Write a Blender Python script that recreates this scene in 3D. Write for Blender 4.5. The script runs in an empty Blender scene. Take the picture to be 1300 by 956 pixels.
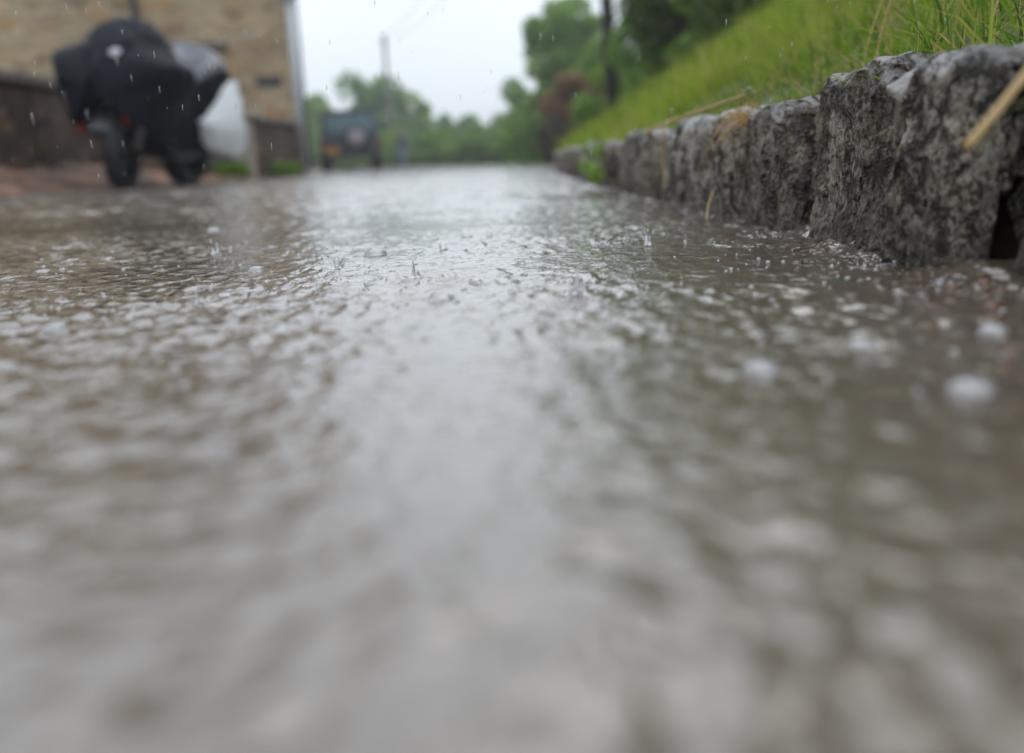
import bpy, bmesh, math, random
import numpy as np
from mathutils import Vector, Matrix, Euler
R = math.radians
rng = np.random.default_rng(7)
random.seed(7)
sc = bpy.context.scene
C = sc.collection

# ------------------------------------------------------------------ camera
F_MM, PITCH, ROLL, EYE = 28.0, R(12.7), R(-2.3), 0.08
cam = bpy.data.cameras.new('camera'); co = bpy.data.objects.new('camera', cam); C.objects.link(co)
co.matrix_world = Matrix.Translation((0, 0, EYE)) @ Matrix.Rotation(math.pi/2-PITCH, 4, 'X') @ Matrix.Rotation(ROLL, 4, 'Z')
cam.lens = F_MM; cam.sensor_width = 36; cam.shift_y = -45/1300
cam.clip_start = .005; cam.clip_end = 2000
cam.dof.use_dof = True; cam.dof.focus_distance = .64; cam.dof.aperture_fstop = 2.8
cam.dof.aperture_blades = 0
sc.camera = co
sc.view_settings.view_transform = 'Standard'; sc.view_settings.look = 'None'
sc.view_settings.gamma = 1; sc.view_settings.exposure = 0.47
sc.render.engine = 'CYCLES'
sc.cycles.use_denoising = True
sc.cycles.max_bounces = 6; sc.cycles.diffuse_bounces = 2; sc.cycles.glossy_bounces = 3
sc.cycles.transmission_bounces = 5; sc.cycles.transparent_max_bounces = 12
sc.cycles.caustics_reflective = False; sc.cycles.caustics_refractive = False
sc.cycles.sample_clamp_indirect = 4

# ------------------------------------------------------------------ node helper
class NT:
    def __init__(s, name):
        s.m = bpy.data.materials.new(name); s.m.use_nodes = True
        s.t = s.m.node_tree; s.t.nodes.clear()
        s.out = s.t.nodes.new('ShaderNodeOutputMaterial')
    def n(s, typ, ins=None, **props):
        nd = s.t.nodes.new(typ)
        for k, v in props.items(): setattr(nd, k, v)
        for k, v in (ins or {}).items():
            if isinstance(v, bpy.types.NodeSocket): s.t.links.new(v, nd.inputs[k])
            else: nd.inputs[k].default_value = v
        return nd
    def coord(s, scale=(1, 1, 1), kind='Object'):
        tc = s.n('ShaderNodeTexCoord')
        return s.n('ShaderNodeMapping', {0: tc.outputs[kind], 'Scale': scale}).outputs[0]
    def noise(s, vec, scale, detail=4, rough=.55, dist=0):
        return s.n('ShaderNodeTexNoise', {'Vector': vec, 'Scale': scale, 'Detail': detail, 'Roughness': rough, 'Distortion': dist}).outputs[0]
    def ramp(s, fac, stops, interp='LINEAR'):
        r = s.n('ShaderNodeValToRGB', {0: fac}); cr = r.color_ramp; cr.interpolation = interp
        while len(cr.elements) > 1: cr.elements.remove(cr.elements[-1])
        for i, (p, c) in enumerate(stops):
            e = cr.elements[0] if i == 0 else cr.elements.new(p)
            e.position = p; e.color = (*c, 1) if len(c) == 3 else c
        return r.outputs[0]
    def fr(s, fac, a, b, va=0.0, vb=1.0):
        return s.n('ShaderNodeMapRange', {0: fac, 1: a, 2: b, 3: va, 4: vb}).outputs[0]
    def mix(s, fac, a, b, mode='MIX'):
        nd = s.n('ShaderNodeMix', data_type='RGBA', blend_type=mode)
        for i, v in ((0, fac), (6, a), (7, b)):
            if isinstance(v, bpy.types.NodeSocket): s.t.links.new(v, nd.inputs[i])
            else: nd.inputs[i].default_value = v if i == 0 else (*v, 1)
        return nd.outputs[2]
    def math(s, op, a, b=0.0):
        return s.n('ShaderNodeMath', {0: a, 1: b}, operation=op).outputs[0]
    def bump(s, h, strength=.5, dist=.01, normal=None):
        d = {'Height': h, 'Strength': strength, 'Distance': dist}
        if normal is not None: d['Normal'] = normal
        return s.n('ShaderNodeBump', d).outputs[0]
    def bsdf(s, color, rough=.7, **kw):
        d = {'Base Color': (*color, 1) if isinstance(color, tuple) else color, 'Roughness': rough}
        for k, v in kw.items(): d[k.replace('_', ' ')] = v
        b = s.n('ShaderNodeBsdfPrincipled', d)
        s.t.links.new(b.outputs[0], s.out.inputs[0]); return s
def flat(name, col, rough=.6, var=.25, scale=6, **kw):
    t = NT(name); v = t.coord()
    f = t.noise(v, scale, 5)
    c = t.mix(f, tuple(x*(1-var) for x in col), tuple(min(1, x*(1+var)) for x in col))
    t.bsdf(c, rough, Normal=t.bump(f, .15, .01), **kw); return t.m

# ------------------------------------------------------------------ object helpers
def tag(o, label=None, cat=None, group=None, kind=None):
    if label: o['label'] = label
    if cat: o['category'] = cat
    if group: o['group'] = group
    if kind: o['kind'] = kind
    return o
def empty(name, loc=(0, 0, 0), rot=(0, 0, 0), **k):
    o = bpy.data.objects.new(name, None); C.objects.link(o); o.location = loc; o.rotation_euler = rot
    o.empty_display_size = .1
    return tag(o, **k)
def link(name, me, mat, parent=None, smooth=False, **k):
    o = bpy.data.objects.new(name, me); C.objects.link(o)
    if mat is not None and not me.materials:
        for m in (mat if isinstance(mat, (list, tuple)) else [mat]): me.materials.append(m)
    if smooth: me.polygons.foreach_set('use_smooth', [True]*len(me.polygons))
    if parent is not None: o.parent = parent
    return tag(o, **k)
def np_mesh(name, V, Fq, smooth=True, attr=None):
    """V (n,3), Fq (m,k) index array with k 3 or 4"""
    me = bpy.data.meshes.new(name); V = np.asarray(V, np.float32); Fq = np.asarray(Fq, np.int32)
    k = Fq.shape[1]
    me.vertices.add(len(V)); me.vertices.foreach_set('co', V.ravel())
    me.loops.add(Fq.size); me.loops.foreach_set('vertex_index', Fq.ravel())
    me.polygons.add(len(Fq)); me.polygons.foreach_set('loop_start', np.arange(0, Fq.size, k, dtype=np.int32))
    try: me.polygons.foreach_set('loop_total', np.full(len(Fq), k, np.int32))
    except Exception: pass
    me.update(calc_edges=True); me.validate()
    if smooth: me.polygons.foreach_set('use_smooth', np.ones(len(me.polygons), bool))
    if attr is not None:
        a = me.attributes.new('tint', 'FLOAT', 'POINT'); a.data.foreach_set('value', np.asarray(attr, np.float32))
    return me
def grid_faces(nu, nv, wrap_u=False):
    i = np.arange(nu if wrap_u else nu-1)[:, None]; j = np.arange(nv-1)[None, :]
    i2 = (i+1) % nu
    a = i*nv+j; b = i2*nv+j; c = i2*nv+j+1; d = i*nv+j+1
    return np.stack([a, b, c, d], -1).reshape(-1, 4)
class MB:
    def __init__(s): s.b = bmesh.new()
    def box(s, x0, x1, y0, y1, z0, z1, bevel=0, M=None, seg=2):
        r = bmesh.ops.create_cube(s.b, size=1)
        mm = Matrix.Translation(((x0+x1)/2, (y0+y1)/2, (z0+z1)/2)) @ Matrix.Diagonal((x1-x0, y1-y0, z1-z0, 1))
        bmesh.ops.transform(s.b, matrix=mm, verts=r['verts'])
        vs = r['verts']
        if bevel:
            es = list({e for v in vs for e in v.link_edges})
            rr = bmesh.ops.bevel(s.b, geom=es, offset=bevel, segments=seg, affect='EDGES', profile=.5)
            vs = list({v for f in rr['faces'] for v in f.verts} | {v for v in vs if v.is_valid})
        if M is not None: bmesh.ops.transform(s.b, matrix=M, verts=vs)
        return vs
    def tube(s, pts, rad, n=8, cap=True):
        pts = [Vector(p) for p in pts]
        if not isinstance(rad, (list, tuple)): rad = [rad]*len(pts)
        rings = []
        for i, p in enumerate(pts):
            d = (pts[min(i+1, len(pts)-1)]-pts[max(i-1, 0)]).normalized()
            u = d.orthogonal().normalized() if i == 0 else (pu - d*pu.dot(d)).normalized()
            pu = u; w = d.cross(u)
            rings.append([s.b.verts.new(p+(u*math.cos(a)+w*math.sin(a))*rad[i]) for a in [2*math.pi*k/n for k in range(n)]])
        for a, b in zip(rings, rings[1:]):
            for k in range(n): s.b.faces.new((a[k], a[(k+1) % n], b[(k+1) % n], b[k]))
        if cap:
            s.b.faces.new(rings[0][::-1]); s.b.faces.new(rings[-1])
        return s
    def lathe(s, prof, n=24, M=None, close=False):
        """prof: (r, z) list"""
        rings = []
        for r, z in prof:
            rings.append([s.b.verts.new((r*math.cos(2*math.pi*k/n), r*math.sin(2*math.pi*k/n), z)) for k in range(n)])
        prs = list(zip(rings, rings[1:])) + ([(rings[-1], rings[0])] if close else [])
        for a, b in prs:
            for k in range(n): s.b.faces.new((a[k], a[(k+1) % n], b[(k+1) % n], b[k]))
        if not close:
            s.b.faces.new(rings[0][::-1]); s.b.faces.new(rings[-1])
        if M is not None: bmesh.ops.transform(s.b, matrix=M, verts=[v for r in rings for v in r])
        return s
    def build(s, name, mat, parent=None, smooth=False, **k):
        bmesh.ops.remove_doubles(s.b, verts=s.b.verts, dist=1e-6)
        bmesh.ops.recalc_face_normals(s.b, faces=s.b.faces)
        me = bpy.data.meshes.new(name); s.b.to_mesh(me); s.b.free()
        return link(name, me, mat, parent, smooth, **k)

# gradient noise, vectorised
_P = rng.permutation(256).astype(np.int64); _P = np.concatenate([_P, _P, _P])
_G = rng.normal(size=(256, 3)); _G /= np.linalg.norm(_G, axis=1)[:, None]
def perlin(p):
    p = np.asarray(p, float); i = np.floor(p).astype(np.int64); f = p-i; i &= 255
    u = f*f*f*(f*(f*6-15)+10); r = 0
    for dx in (0, 1):
        for dy in (0, 1):
            for dz in (0, 1):
                h = _P[_P[_P[(i[..., 0]+dx) & 255]+((i[..., 1]+dy) & 255)]+((i[..., 2]+dz) & 255)]
                g = _G[h]; d = (g[..., 0]*(f[..., 0]-dx)+g[..., 1]*(f[..., 1]-dy)+g[..., 2]*(f[..., 2]-dz))
                w = (u[..., 0] if dx else 1-u[..., 0])*(u[..., 1] if dy else 1-u[..., 1])*(u[..., 2] if dz else 1-u[..., 2])
                r = r+d*w
    return r*1.5
def fbm(p, oct=4, gain=.5):
    r = 0; a = 1
    for k in range(oct): r = r+a*perlin(p*2**k+17.3*k); a *= gain
    return r
def sstep(x, a, b):
    t = np.clip((x-a)/(b-a), 0, 1); return t*t*(3-2*t)

# ------------------------------------------------------------------ sky and sun
w = bpy.data.worlds.new('World'); sc.world = w; w.use_nodes = True
nt = w.node_tree; nt.nodes.clear()
SUN_EL, SUN_AZ = R(62), R(35)       # azimuth from +Y towards +X
def wn(t, **p):
    n = nt.nodes.new(t)
    for k, v in p.items(): setattr(n, k, v)
    return n
sky = wn('ShaderNodeTexSky', sky_type='NISHITA', sun_disc=False, sun_elevation=SUN_EL, sun_rotation=SUN_AZ, air_density=1.5, dust_density=4.0)
tc = wn('ShaderNodeTexCoord'); sep = wn('ShaderNodeSeparateXYZ'); nt.links.new(tc.outputs['Generated'], sep.inputs[0])
mp = wn('ShaderNodeMapRange'); nt.links.new(sep.outputs[2], mp.inputs[0]); mp.inputs[1].default_value = 0; mp.inputs[2].default_value = 1
cr = wn('ShaderNodeValToRGB'); nt.links.new(mp.outputs[0], cr.inputs[0])
cr.color_ramp.elements[0].color = (.76, .83, .90, 1); cr.color_ramp.elements[1].color = (.90, .955, 1.03, 1)
# overcast: the cloud layer is brighter overhead than at the horizon
mu = wn('ShaderNodeMapRange'); nt.links.new(sep.outputs[2], mu.inputs[0]); mu.inputs[1].default_value = 0.1; mu.inputs[2].default_value = .9; mu.inputs[3].default_value = 9.5; mu.inputs[4].default_value = 13.5
cl = wn('ShaderNodeTexNoise'); nt.links.new(tc.outputs['Generated'], cl.inputs['Vector']); cl.inputs['Scale'].default_value = 1.6; cl.inputs['Detail'].default_value = 3
cm = wn('ShaderNodeMapRange'); nt.links.new(cl.outputs[0], cm.inputs[0]); cm.inputs[1].default_value = .3; cm.inputs[2].default_value = .7; cm.inputs[3].default_value = .9; cm.inputs[4].default_value = 1.1
mm_ = wn('ShaderNodeMath', operation='MULTIPLY'); nt.links.new(mu.outputs[0], mm_.inputs[0]); nt.links.new(cm.outputs[0], mm_.inputs[1])
vs = wn('ShaderNodeVectorMath', operation='SCALE'); nt.links.new(cr.outputs[0], vs.inputs[0]); nt.links.new(mm_.outputs[0], vs.inputs[3])
mx = wn('ShaderNodeMix', data_type='RGBA'); mx.inputs[0].default_value = .9
nt.links.new(sky.outputs[0], mx.inputs[6]); nt.links.new(vs.outputs[0], mx.inputs[7])
bg = wn('ShaderNodeBackground'); bg.inputs[1].default_value = .1; nt.links.new(mx.outputs[2], bg.inputs[0])
wo = wn('ShaderNodeOutputWorld'); nt.links.new(bg.outputs[0], wo.inputs[0])
sl = bpy.data.lights.new('sun', 'SUN'); sl.energy = .5; sl.angle = R(50); sl.color = (1, .97, .92)
so = bpy.data.objects.new('sun', sl); C.objects.link(so)
sd = Vector((math.sin(SUN_AZ)*math.cos(SUN_EL), math.cos(SUN_AZ)*math.cos(SUN_EL), math.sin(SUN_EL)))
so.rotation_euler = (-sd).to_track_quat('-Z', 'Y').to_euler()

# ------------------------------------------------------------------ materials
# muddy running water
t = NT('muddy_water'); v = t.coord()
patch = t.noise(v, 3.2, 4, .6, .4)
mud = t.mix(t.fr(patch, .35, .68), (.095, .071, .050), (.150, .125, .103))
b1 = t.noise(t.coord((1, .8, 1)), 85, 3, .6, .8)
b2 = t.noise(v, 260, 2, .5)
dst = t.n('ShaderNodeSeparateXYZ', {0: t.coord()})
b = t.bump(b1, .45, .004, t.bump(b2, .22, .0012))
b3 = t.noise(t.coord((1, .7, 1)), 14, 4, .6, .5)
farf = t.fr(dst.outputs[1], 1.2, 5.0, 0, 1)
b3n = t.n('ShaderNodeBump', {'Height': b3, 'Strength': t.math('MULTIPLY', farf, .8), 'Distance': .03, 'Normal': b}).outputs[0]
t.bsdf(mud, t.fr(dst.outputs[1], .9, 5.0, .06, .34), IOR=1.8, Normal=b3n, Specular_IOR_Level=.6, Coat_Weight=1.0, Coat_Roughness=.03, Coat_IOR=1.4, Coat_Normal=b3n)
M_water = t.m
# clear water for splashes, drops
t = NT('clear_water')
M_clear = t.m
_g = t.n('ShaderNodeBsdfGlossy', {'Color': (1, 1, 1, 1), 'Roughness': .05}); _t = t.n('ShaderNodeBsdfTransparent', {'Color': (.9, .9, .9, 1)})
_d = t.n('ShaderNodeBsdfDiffuse', {'Color': (.85, .87, .9, 1)}); _f = t.n('ShaderNodeFresnel', {0: 1.5})
_a = t.n('ShaderNodeMixShader', {0: .55, 1: _t.outputs[0], 2: _d.outputs[0]}); _b = t.n('ShaderNodeMixShader', {0: t.math('ADD', _f.outputs[0], .12), 1: _a.outputs[0], 2: _g.outputs[0]})
t.t.links.new(_b.outputs[0], t.out.inputs[0])
t = NT('falling_drop')
M_drop = t.m
_g = t.n('ShaderNodeBsdfGlossy', {'Color': (1, 1, 1, 1), 'Roughness': .1}); _t = t.n('ShaderNodeBsdfTransparent', {'Color': (.97, .97, .97, 1)}); _f = t.n('ShaderNodeFresnel', {0: 1.6})
_b = t.n('ShaderNodeMixShader', {0: t.math('ADD', _f.outputs[0], .25), 1: _t.outputs[0], 2: _g.outputs[0]}); t.t.links.new(_b.outputs[0], t.out.inputs[0])
t = NT('bubble_film')
fr_ = t.n('ShaderNodeFresnel', {0: 1.5})
gl = t.n('ShaderNodeBsdfGlossy', {'Color': (1, 1, 1, 1), 'Roughness': .03})
tr = t.n('ShaderNodeBsdfTransparent', {'Color': (.97, .97, .97, 1)})
df = t.n('ShaderNodeBsdfDiffuse', {'Color': (.75, .76, .78, 1)})
mA = t.n('ShaderNodeMixShader', {0: .34, 1: tr.outputs[0], 2: df.outputs[0]})
mB = t.n('ShaderNodeMixShader', {0: t.math('ADD', fr_.outputs[0], .04), 1: mA.outputs[0], 2: gl.outputs[0]})
t.t.links.new(mB.outputs[0], t.out.inputs[0]); M_bub = t.m
# wet kerb granite with pale lichen and painted sky reflection on top
def stone_mat(name, dark, mid, pale, red=0.0):
    t = NT(name); v = t.coord(); vz = t.coord((1, 1, .45))
    g = t.noise(vz, 80, 9, .78, .5)
    f = t.noise(t.coord((1, 1, .7)), 330, 5, .75)
    big = t.noise(v, 14, 5, .6, .3)
    c = t.ramp(t.math('ADD', t.math('MULTIPLY', g, .5), t.math('MULTIPLY', f, .5)), [(.42, dark), (.465, mid), (.515, pale), (.58, tuple(x*1.6 for x in pale))])
    ge = t.n('ShaderNodeNewGeometry'); sp = t.n('ShaderNodeSeparateXYZ', {0: ge.outputs['Normal']})
    pos = t.n('ShaderNodeSeparateXYZ', {0: t.coord()})
    # tops: lichen and sky reflection put into colour; scattered lichen patches on the sides
    topz = t.fr(t.n('ShaderNodeSeparateXYZ', {0: t.coord()}).outputs[2], .080, .108)
    top_pale = t.math('MULTIPLY', topz, t.math('MULTIPLY', t.fr(sp.outputs[2], .05, .6), t.fr(t.noise(v, 70, 6, .75), .22, .42)))
    sp2 = t.fr(t.noise(t.coord((1, 1, .8)), 27, 6, .72, .4), .595, .635)
    c = t.mix(t.math('MULTIPLY', top_pale, .95), c, (.60, .60, .60))
    c = t.mix(t.math('MULTIPLY', sp2, .75), c, (.46, .46, .46))
    moss = t.math('MULTIPLY', t.fr(t.noise(v, 22, 4, .6), .60, .70), .5)
    drt = t.fr(t.noise(v, 26, 5, .65), .46, .62, 0, .45)
    c = t.mix(drt, c, (.030, .022, .014))
    vf = t.n('ShaderNodeMix', data_type='RGBA', blend_type='LINEAR_LIGHT'); vf.inputs[0].default_value = .035
    t.t.links.new(t.coord((1, 1, .30)), vf.inputs[6]); t.t.links.new(t.n('ShaderNodeTexNoise', {'Vector': v, 'Scale': 30.0, 'Detail': 4}).outputs[1], vf.inputs[7])
    fi = t.n('ShaderNodeTexVoronoi', {'Vector': vf.outputs[2], 'Scale': 26.0}, feature='DISTANCE_TO_EDGE').outputs[0]
    crk = t.math('MULTIPLY', t.fr(fi, .02, .13, 1, 0), t.fr(t.noise(v, 17, 3), .38, .52))
    c = t.mix(t.math('MULTIPLY', crk, .9), c, (.010, .008, .006))
    tone = t.n('ShaderNodeObjectInfo').outputs['Random']
    c = t.mix(t.fr(tone, 0, 1, 0, .45), c, (.055, .036, .022))
    wet = t.fr(t.math('ADD', pos.outputs[2], t.math('MULTIPLY', big, .05)), .03, .08, .5, 0)
    c = t.mix(wet, c, (.018, .014, .011))
    c = t.mix(moss, c, (.05, .055, .018))
    rust = t.math('MULTIPLY', t.fr(t.noise(t.coord((1, 1, .15)), 20, 4, .6), .56, .68), .55+red)
    c = t.mix(rust, c, (.12, .075, .045))
    pit = t.n('ShaderNodeTexVoronoi', {'Vector': vz, 'Scale': 230, 'Randomness': 1}).outputs[0]
    h = t.math('ADD', t.math('MULTIPLY', crk, -1.2), t.math('MULTIPLY', g, 1.3)); h = t.math('ADD', h, t.math('ADD', t.math('MULTIPLY', f, .55), t.math('MULTIPLY', pit, .5)))
    t.bsdf(c, t.fr(f, .3, .7, .25, .6), Normal=t.bump(h, 1.0, .005), Specular_IOR_Level=.5)
    return t.m
M_st = [stone_mat('wet_kerb_stone', (.007, .006, .005), (.105, .080, .055), (.44, .39, .31)),
        stone_mat('grey_kerb_stone', (.010, .010, .010), (.115, .094, .072), (.48, .43, .36)),
        stone_mat('brown_kerb_stone', (.012, .008, .005), (.125, .088, .056), (.36, .29, .21), .2)]
M_soil = flat('wet_soil', (.045, .027, .015), .6, .7, 60)
# soil verge, reddish with leaf litter
t = NT('litter_soil'); v = t.coord(); f = t.noise(v, 3.2, 10, .78)
c = t.ramp(f, [(.38, (.025, .017, .011)), (.48, (.10, .055, .035)), (.54, (.22, .10, .055)), (.64, (.28, .17, .10))])
t.bsdf(c, .6, Normal=t.bump(f, .6, .04)); M_verge = t.m
t = NT('asphalt'); v = t.coord(); f = t.noise(v, 120, 4, .7)
t.bsdf(t.ramp(f, [(.3, (.03, .03, .03)), (.7, (.075, .072, .068))]), .5, Normal=t.bump(f, .5, .006)); M_asph = t.m
t = NT('field_ground'); v = t.coord(); f = t.noise(v, .6, 6, .6)
t.bsdf(t.ramp(f, [(.3, (.035, .06, .015)), (.7, (.07, .11, .03))]), .8); M_field = t.m
t = NT('turf_ground'); v = t.coord(); f = t.noise(v, 12, 6, .65)
t.bsdf(t.ramp(f, [(.3, (.03, .042, .01)), (.6, (.07, .10, .02)), (.75, (.11, .10, .04))]), .8, Normal=t.bump(f, .5, .03)); M_turf = t.m
def leaf_mat(name, stops, transl=.35, rough=.5, attr='tint'):
    t = NT(name); a = t.n('ShaderNodeAttribute', attribute_name=attr)
    c = t.ramp(a.outputs['Fac'], stops)
    p = t.n('ShaderNodeBsdfPrincipled', {'Base Color': c, 'Roughness': rough, 'Specular IOR Level': .4})
    tl = t.n('ShaderNodeBsdfTranslucent', {'Color': t.mix(1, c, (1.2, 1.35, .8), 'MULTIPLY')})
    m = t.n('ShaderNodeMixShader', {0: transl, 1: p.outputs[0], 2: tl.outputs[0]})
    t.t.links.new(m.outputs[0], t.out.inputs[0]); return t.m
M_grass = leaf_mat('grass_blades', [(0, (.04, .095, .010)), (.35, (.16, .26, .026)), (.6, (.28, .36, .045)), (.82, (.38, .42, .085)), (.88, (.34, .28, .11)), (1, (.48, .36, .18))], .4)
M_straw = leaf_mat('dry_straw', [(0, (.42, .27, .10)), (1, (.62, .46, .24))], .15)
M_orange = leaf_mat('dry_tuft', [(0, (.30, .20, .05)), (.5, (.48, .27, .08)), (1, (.55, .38, .18))], .25)
LV = dict(
    dark=leaf_mat('dark_leaves', [(0, (.03, .062, .010)), (1, (.12, .18, .03))], .25),
    mid=leaf_mat('mid_leaves', [(0, (.09, .19, .026)), (1, (.26, .40, .07))], .3),
    bright=leaf_mat('bright_leaves', [(0, (.09, .18, .02)), (1, (.23, .35, .05))], .35),
    blue=leaf_mat('bluegreen_leaves', [(0, (.085, .17, .05)), (1, (.22, .36, .10))], .3),
    rust=leaf_mat('rust_leaves', [(0, (.13, .06, .035)), (.6, (.26, .12, .06)), (1, (.17, .17, .05))], .3),
    brown=leaf_mat('brown_leaves', [(0, (.07, .05, .035)), (1, (.16, .115, .085))], .25))
M_bark = flat('bark', (.06, .045, .035), .8, .4, 20)
M_pole = flat('weathered_pole_wood', (.055, .045, .042), .75, .3, 8)
M_polefar = flat('grey_pole_wood', (.16, .15, .14), .8, .2, 5)
M_dark = flat('black_rubber', (.018, .018, .02), .6, .3, 30)
M_metal = flat('dull_metal', (.25, .25, .26), .4, .2, 20, Metallic=.8)
M_blackm = flat('black_painted_metal', (.02, .021, .024), .35, .2, 20)
M_cover = flat('black_cover_cloth', (.006, .008, .015), .6, .3, 12, Specular_IOR_Level=.12)
M_silver = flat('silver_cover_cloth', (.74, .78, .82), .42, .08, 9)
M_grey = flat('grey_sheen_cloth', (.085, .095, .125), .36, .2, 9)  # sheen on the black cover, put into the colour
M_white = flat('white_print', (.75, .75, .78), .5, .03, 8)
M_hubgrey = flat('pale_grey_print', (.45, .46, .5), .6, .05, 8)
M_red = flat('red_lens', (.35, .02, .02), .25, .1, 8)
M_zinc = flat('pale_downpipe_paint', (.52, .56, .60), .4, .08, 6)
M_iron = flat('dark_iron_pipe', (.035, .035, .04), .5, .2, 6)
M_slate = flat('roof_slate', (.07, .072, .08), .5, .3, 6)
M_paintd = flat('dark_plaque', (.05, .05, .055), .5, .1, 6)
M_green = flat('dark_gate_paint', (.05, .055, .05), .6, .2, 8)
M_glass = flat('dark_window_glass', (.03, .035, .04), .08, .1, 3)
# rubble wall: warm limestone
def rubble(name, cols, mortar, scale=(3.2, 3.2, 6.5), bump=.5, rough=.8):
    t = NT(name); tcn = t.n('ShaderNodeTexCoord'); nz = t.n('ShaderNodeTexNoise', {'Vector': tcn.outputs['Object'], 'Scale': 2.5, 'Detail': 3})
    wv = t.n('ShaderNodeMix', data_type='RGBA', blend_type='LINEAR_LIGHT'); wv.inputs[0].default_value = .08
    t.t.links.new(tcn.outputs['Object'], wv.inputs[6]); t.t.links.new(nz.outputs[1], wv.inputs[7])
    mpn = t.n('ShaderNodeMapping', {0: wv.outputs[2], 'Scale': scale}).outputs[0]
    vo = t.n('ShaderNodeTexVoronoi', {'Vector': mpn, 'Scale': 1.0, 'Randomness': .85})
    ve = t.n('ShaderNodeTexVoronoi', {'Vector': mpn, 'Scale': 1.0, 'Randomness': .85}, feature='DISTANCE_TO_EDGE')
    sp = t.n('ShaderNodeSeparateColor', {0: vo.outputs['Color']})
    n2 = t.noise(t.coord(), 14, 7, .7); n3 = t.noise(t.coord(), 1.1, 4, .6)
    c = t.ramp(sp.outputs[0], cols)
    c = t.mix(t.fr(n2, .3, .7, 0, .5), c, tuple(x*.45 for x in cols[0][1]))
    e = t.fr(ve.outputs['Distance'], .02, .09)
    c = t.mix(e, mortar, c)
    c = t.mix(t.fr(n3, .45, .7, 0, .45), c, (.17, .14, .12))
    h = t.math('ADD', e, t.math('MULTIPLY', n2, .6))
    t.bsdf(c, rough, Normal=t.bump(h, bump, .03)); return t.m
M_house = rubble('limestone_rubble', [(0, (.34, .22, .11)), (.35, (.60, .43, .24)), (.6, (.66, .51, .32)), (1, (.56, .33, .14))], (.40, .33, .24))
M_lowwall = rubble('dark_mossy_rubble', [(0, (.04, .022, .012)), (.4, (.17, .092, .055)), (.7, (.08, .045, .027)), (1, (.27, .16, .09))], (.02, .015, .011), (4, 4, 6), rough=.95)
M_cap = flat('grey_cap_stone', (.15, .125, .11), .7, .3, 9)
M_pil = flat('pale_pillar_stone', (.34, .30, .26), .7, .3, 9)

# ------------------------------------------------------------------ ground, road, water
me = bpy.data.meshes.new('ground'); me.from_pydata([(-450, -450, -.06), (450, -450, -.06), (450, 450, -.06), (-450, 450, -.06)], [], [(0, 1, 2, 3)])
link('ground', me, M_field, kind='structure')
def bend(y): return -.06*np.maximum(np.asarray(y, float)-8, 0)**1.3
ys = np.array([-3, -1, 0, 2, 5, 8, 10, 13, 16, 20, 24, 28, 33, 38, 44, 50.])
xs = np.array([-3.5, -2, -.5, 1.25])
V = np.array([[x+bend(y)*1.0, y, -.03] for x in xs for y in ys])
link('road', np_mesh('road', V, grid_faces(len(xs), len(ys))), M_asph, kind='structure')

def axis(a, b, f):
    o = [a]
    while o[-1] < b: o.append(o[-1]+f(o[-1]))
    o[-1] = b; return np.array(o)
yp = axis(.05, 9.0, lambda y: .0013+.0036*y)
yfar = axis(9.0, 50.0, lambda y: .004*y+.02*(y-8.9))
yn = np.arange(-1.5, .05, .03)
Yg = np.concatenate([yn, yp, yfar[1:]])
xr_ = np.concatenate([np.arange(-.30, .285, .0021)])
xl = axis(.30, 3.4, lambda x: .0021+.0042*(x-.3))[1:]
Xg = np.concatenate([-xl[::-1], xr_, np.arange(.30, 1.21, .05)])
GX, GY = np.meshgrid(Xg, Yg, indexing='ij')
SX = np.gradient(Xg)[:, None]; SY = np.gradient(Yg)[None, :]; SP = np.maximum(SX, SY)
P3 = lambda s, oz=0.0: np.stack([GX*s, GY*s, np.full_like(GX, oz)], -1)
Hh = np.zeros_like(GX)
wave_rng = np.random.default_rng(21)
amp_mod = np.clip(.95+1.0*perlin(P3(3.4, 3.1)), .4, 1.8)
calm = 1.15-.55*np.exp(-((GX-.0)/.10)**2)*np.exp(-((GY-.36)/.25)**2)
for k in range(64):
    lam = .0055*(5.5**wave_rng.random())
    th = math.pi/2+wave_rng.normal()*1.0+.25
    kx, ky = 2*math.pi/lam*math.cos(th), 2*math.pi/lam*math.sin(th)
    sl_ = .021*(lam/.02)**-.1
    a = sl_/(2*math.pi/lam)
    att = np.clip((lam/SP-2.2)/2.5, 0, 1)
    Hh += a*att*np.sin(kx*GX+ky*GY+wave_rng.random()*6.28)
for k in range(30):
    lam = .03*(5**wave_rng.random())
    th = math.pi/2+wave_rng.normal()*.7+.15
    kx, ky = 2*math.pi/lam*math.cos(th), 2*math.pi/lam*math.sin(th)
    a = .036/(2*math.pi/lam)
    att = np.clip((lam/SP-2.2)/2.5, 0, 1)*sstep(GY, .7, 2.6)*np.clip(1-(GY-9)/25, .4, 1)
    Hh += a*att*np.sin(kx*GX+ky*GY+wave_rng.random()*6.28)
# cusped chop
for s, A in ((30, .0007), (62, .0011), (120, .0007)):
    att = np.clip(((1/s)/SP-2)/3, 0, 1)
    n = perlin(np.stack([GX*s*.8+1.5*perlin(P3(s*.3, 1)), GY*s, GX*0+s], -1))
    Hh += A*att*(.35-np.abs(n))*1.6
Hh *= amp_mod*calm
# gutter flow along the kerb foot: a lumpy, broken edge

def kerb_x(y): return .268+.33*np.clip((np.asarray(y, float)-2.2)/6.8, 0, 1.3)**2
dk = np.clip(kerb_x(GY)-GX, -.02, 1)
edge = np.exp(-dk/.022)
Hh += edge*(.0035+.006*np.clip(perlin(P3(38, 9.)), -.3, 1)+.0035*perlin(P3(95, 4.)))*np.clip(1.6-.1*GY, .2, 1)
Hh += np.exp(-dk/.07)*.0016*perlin(P3(60, 2.))
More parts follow.
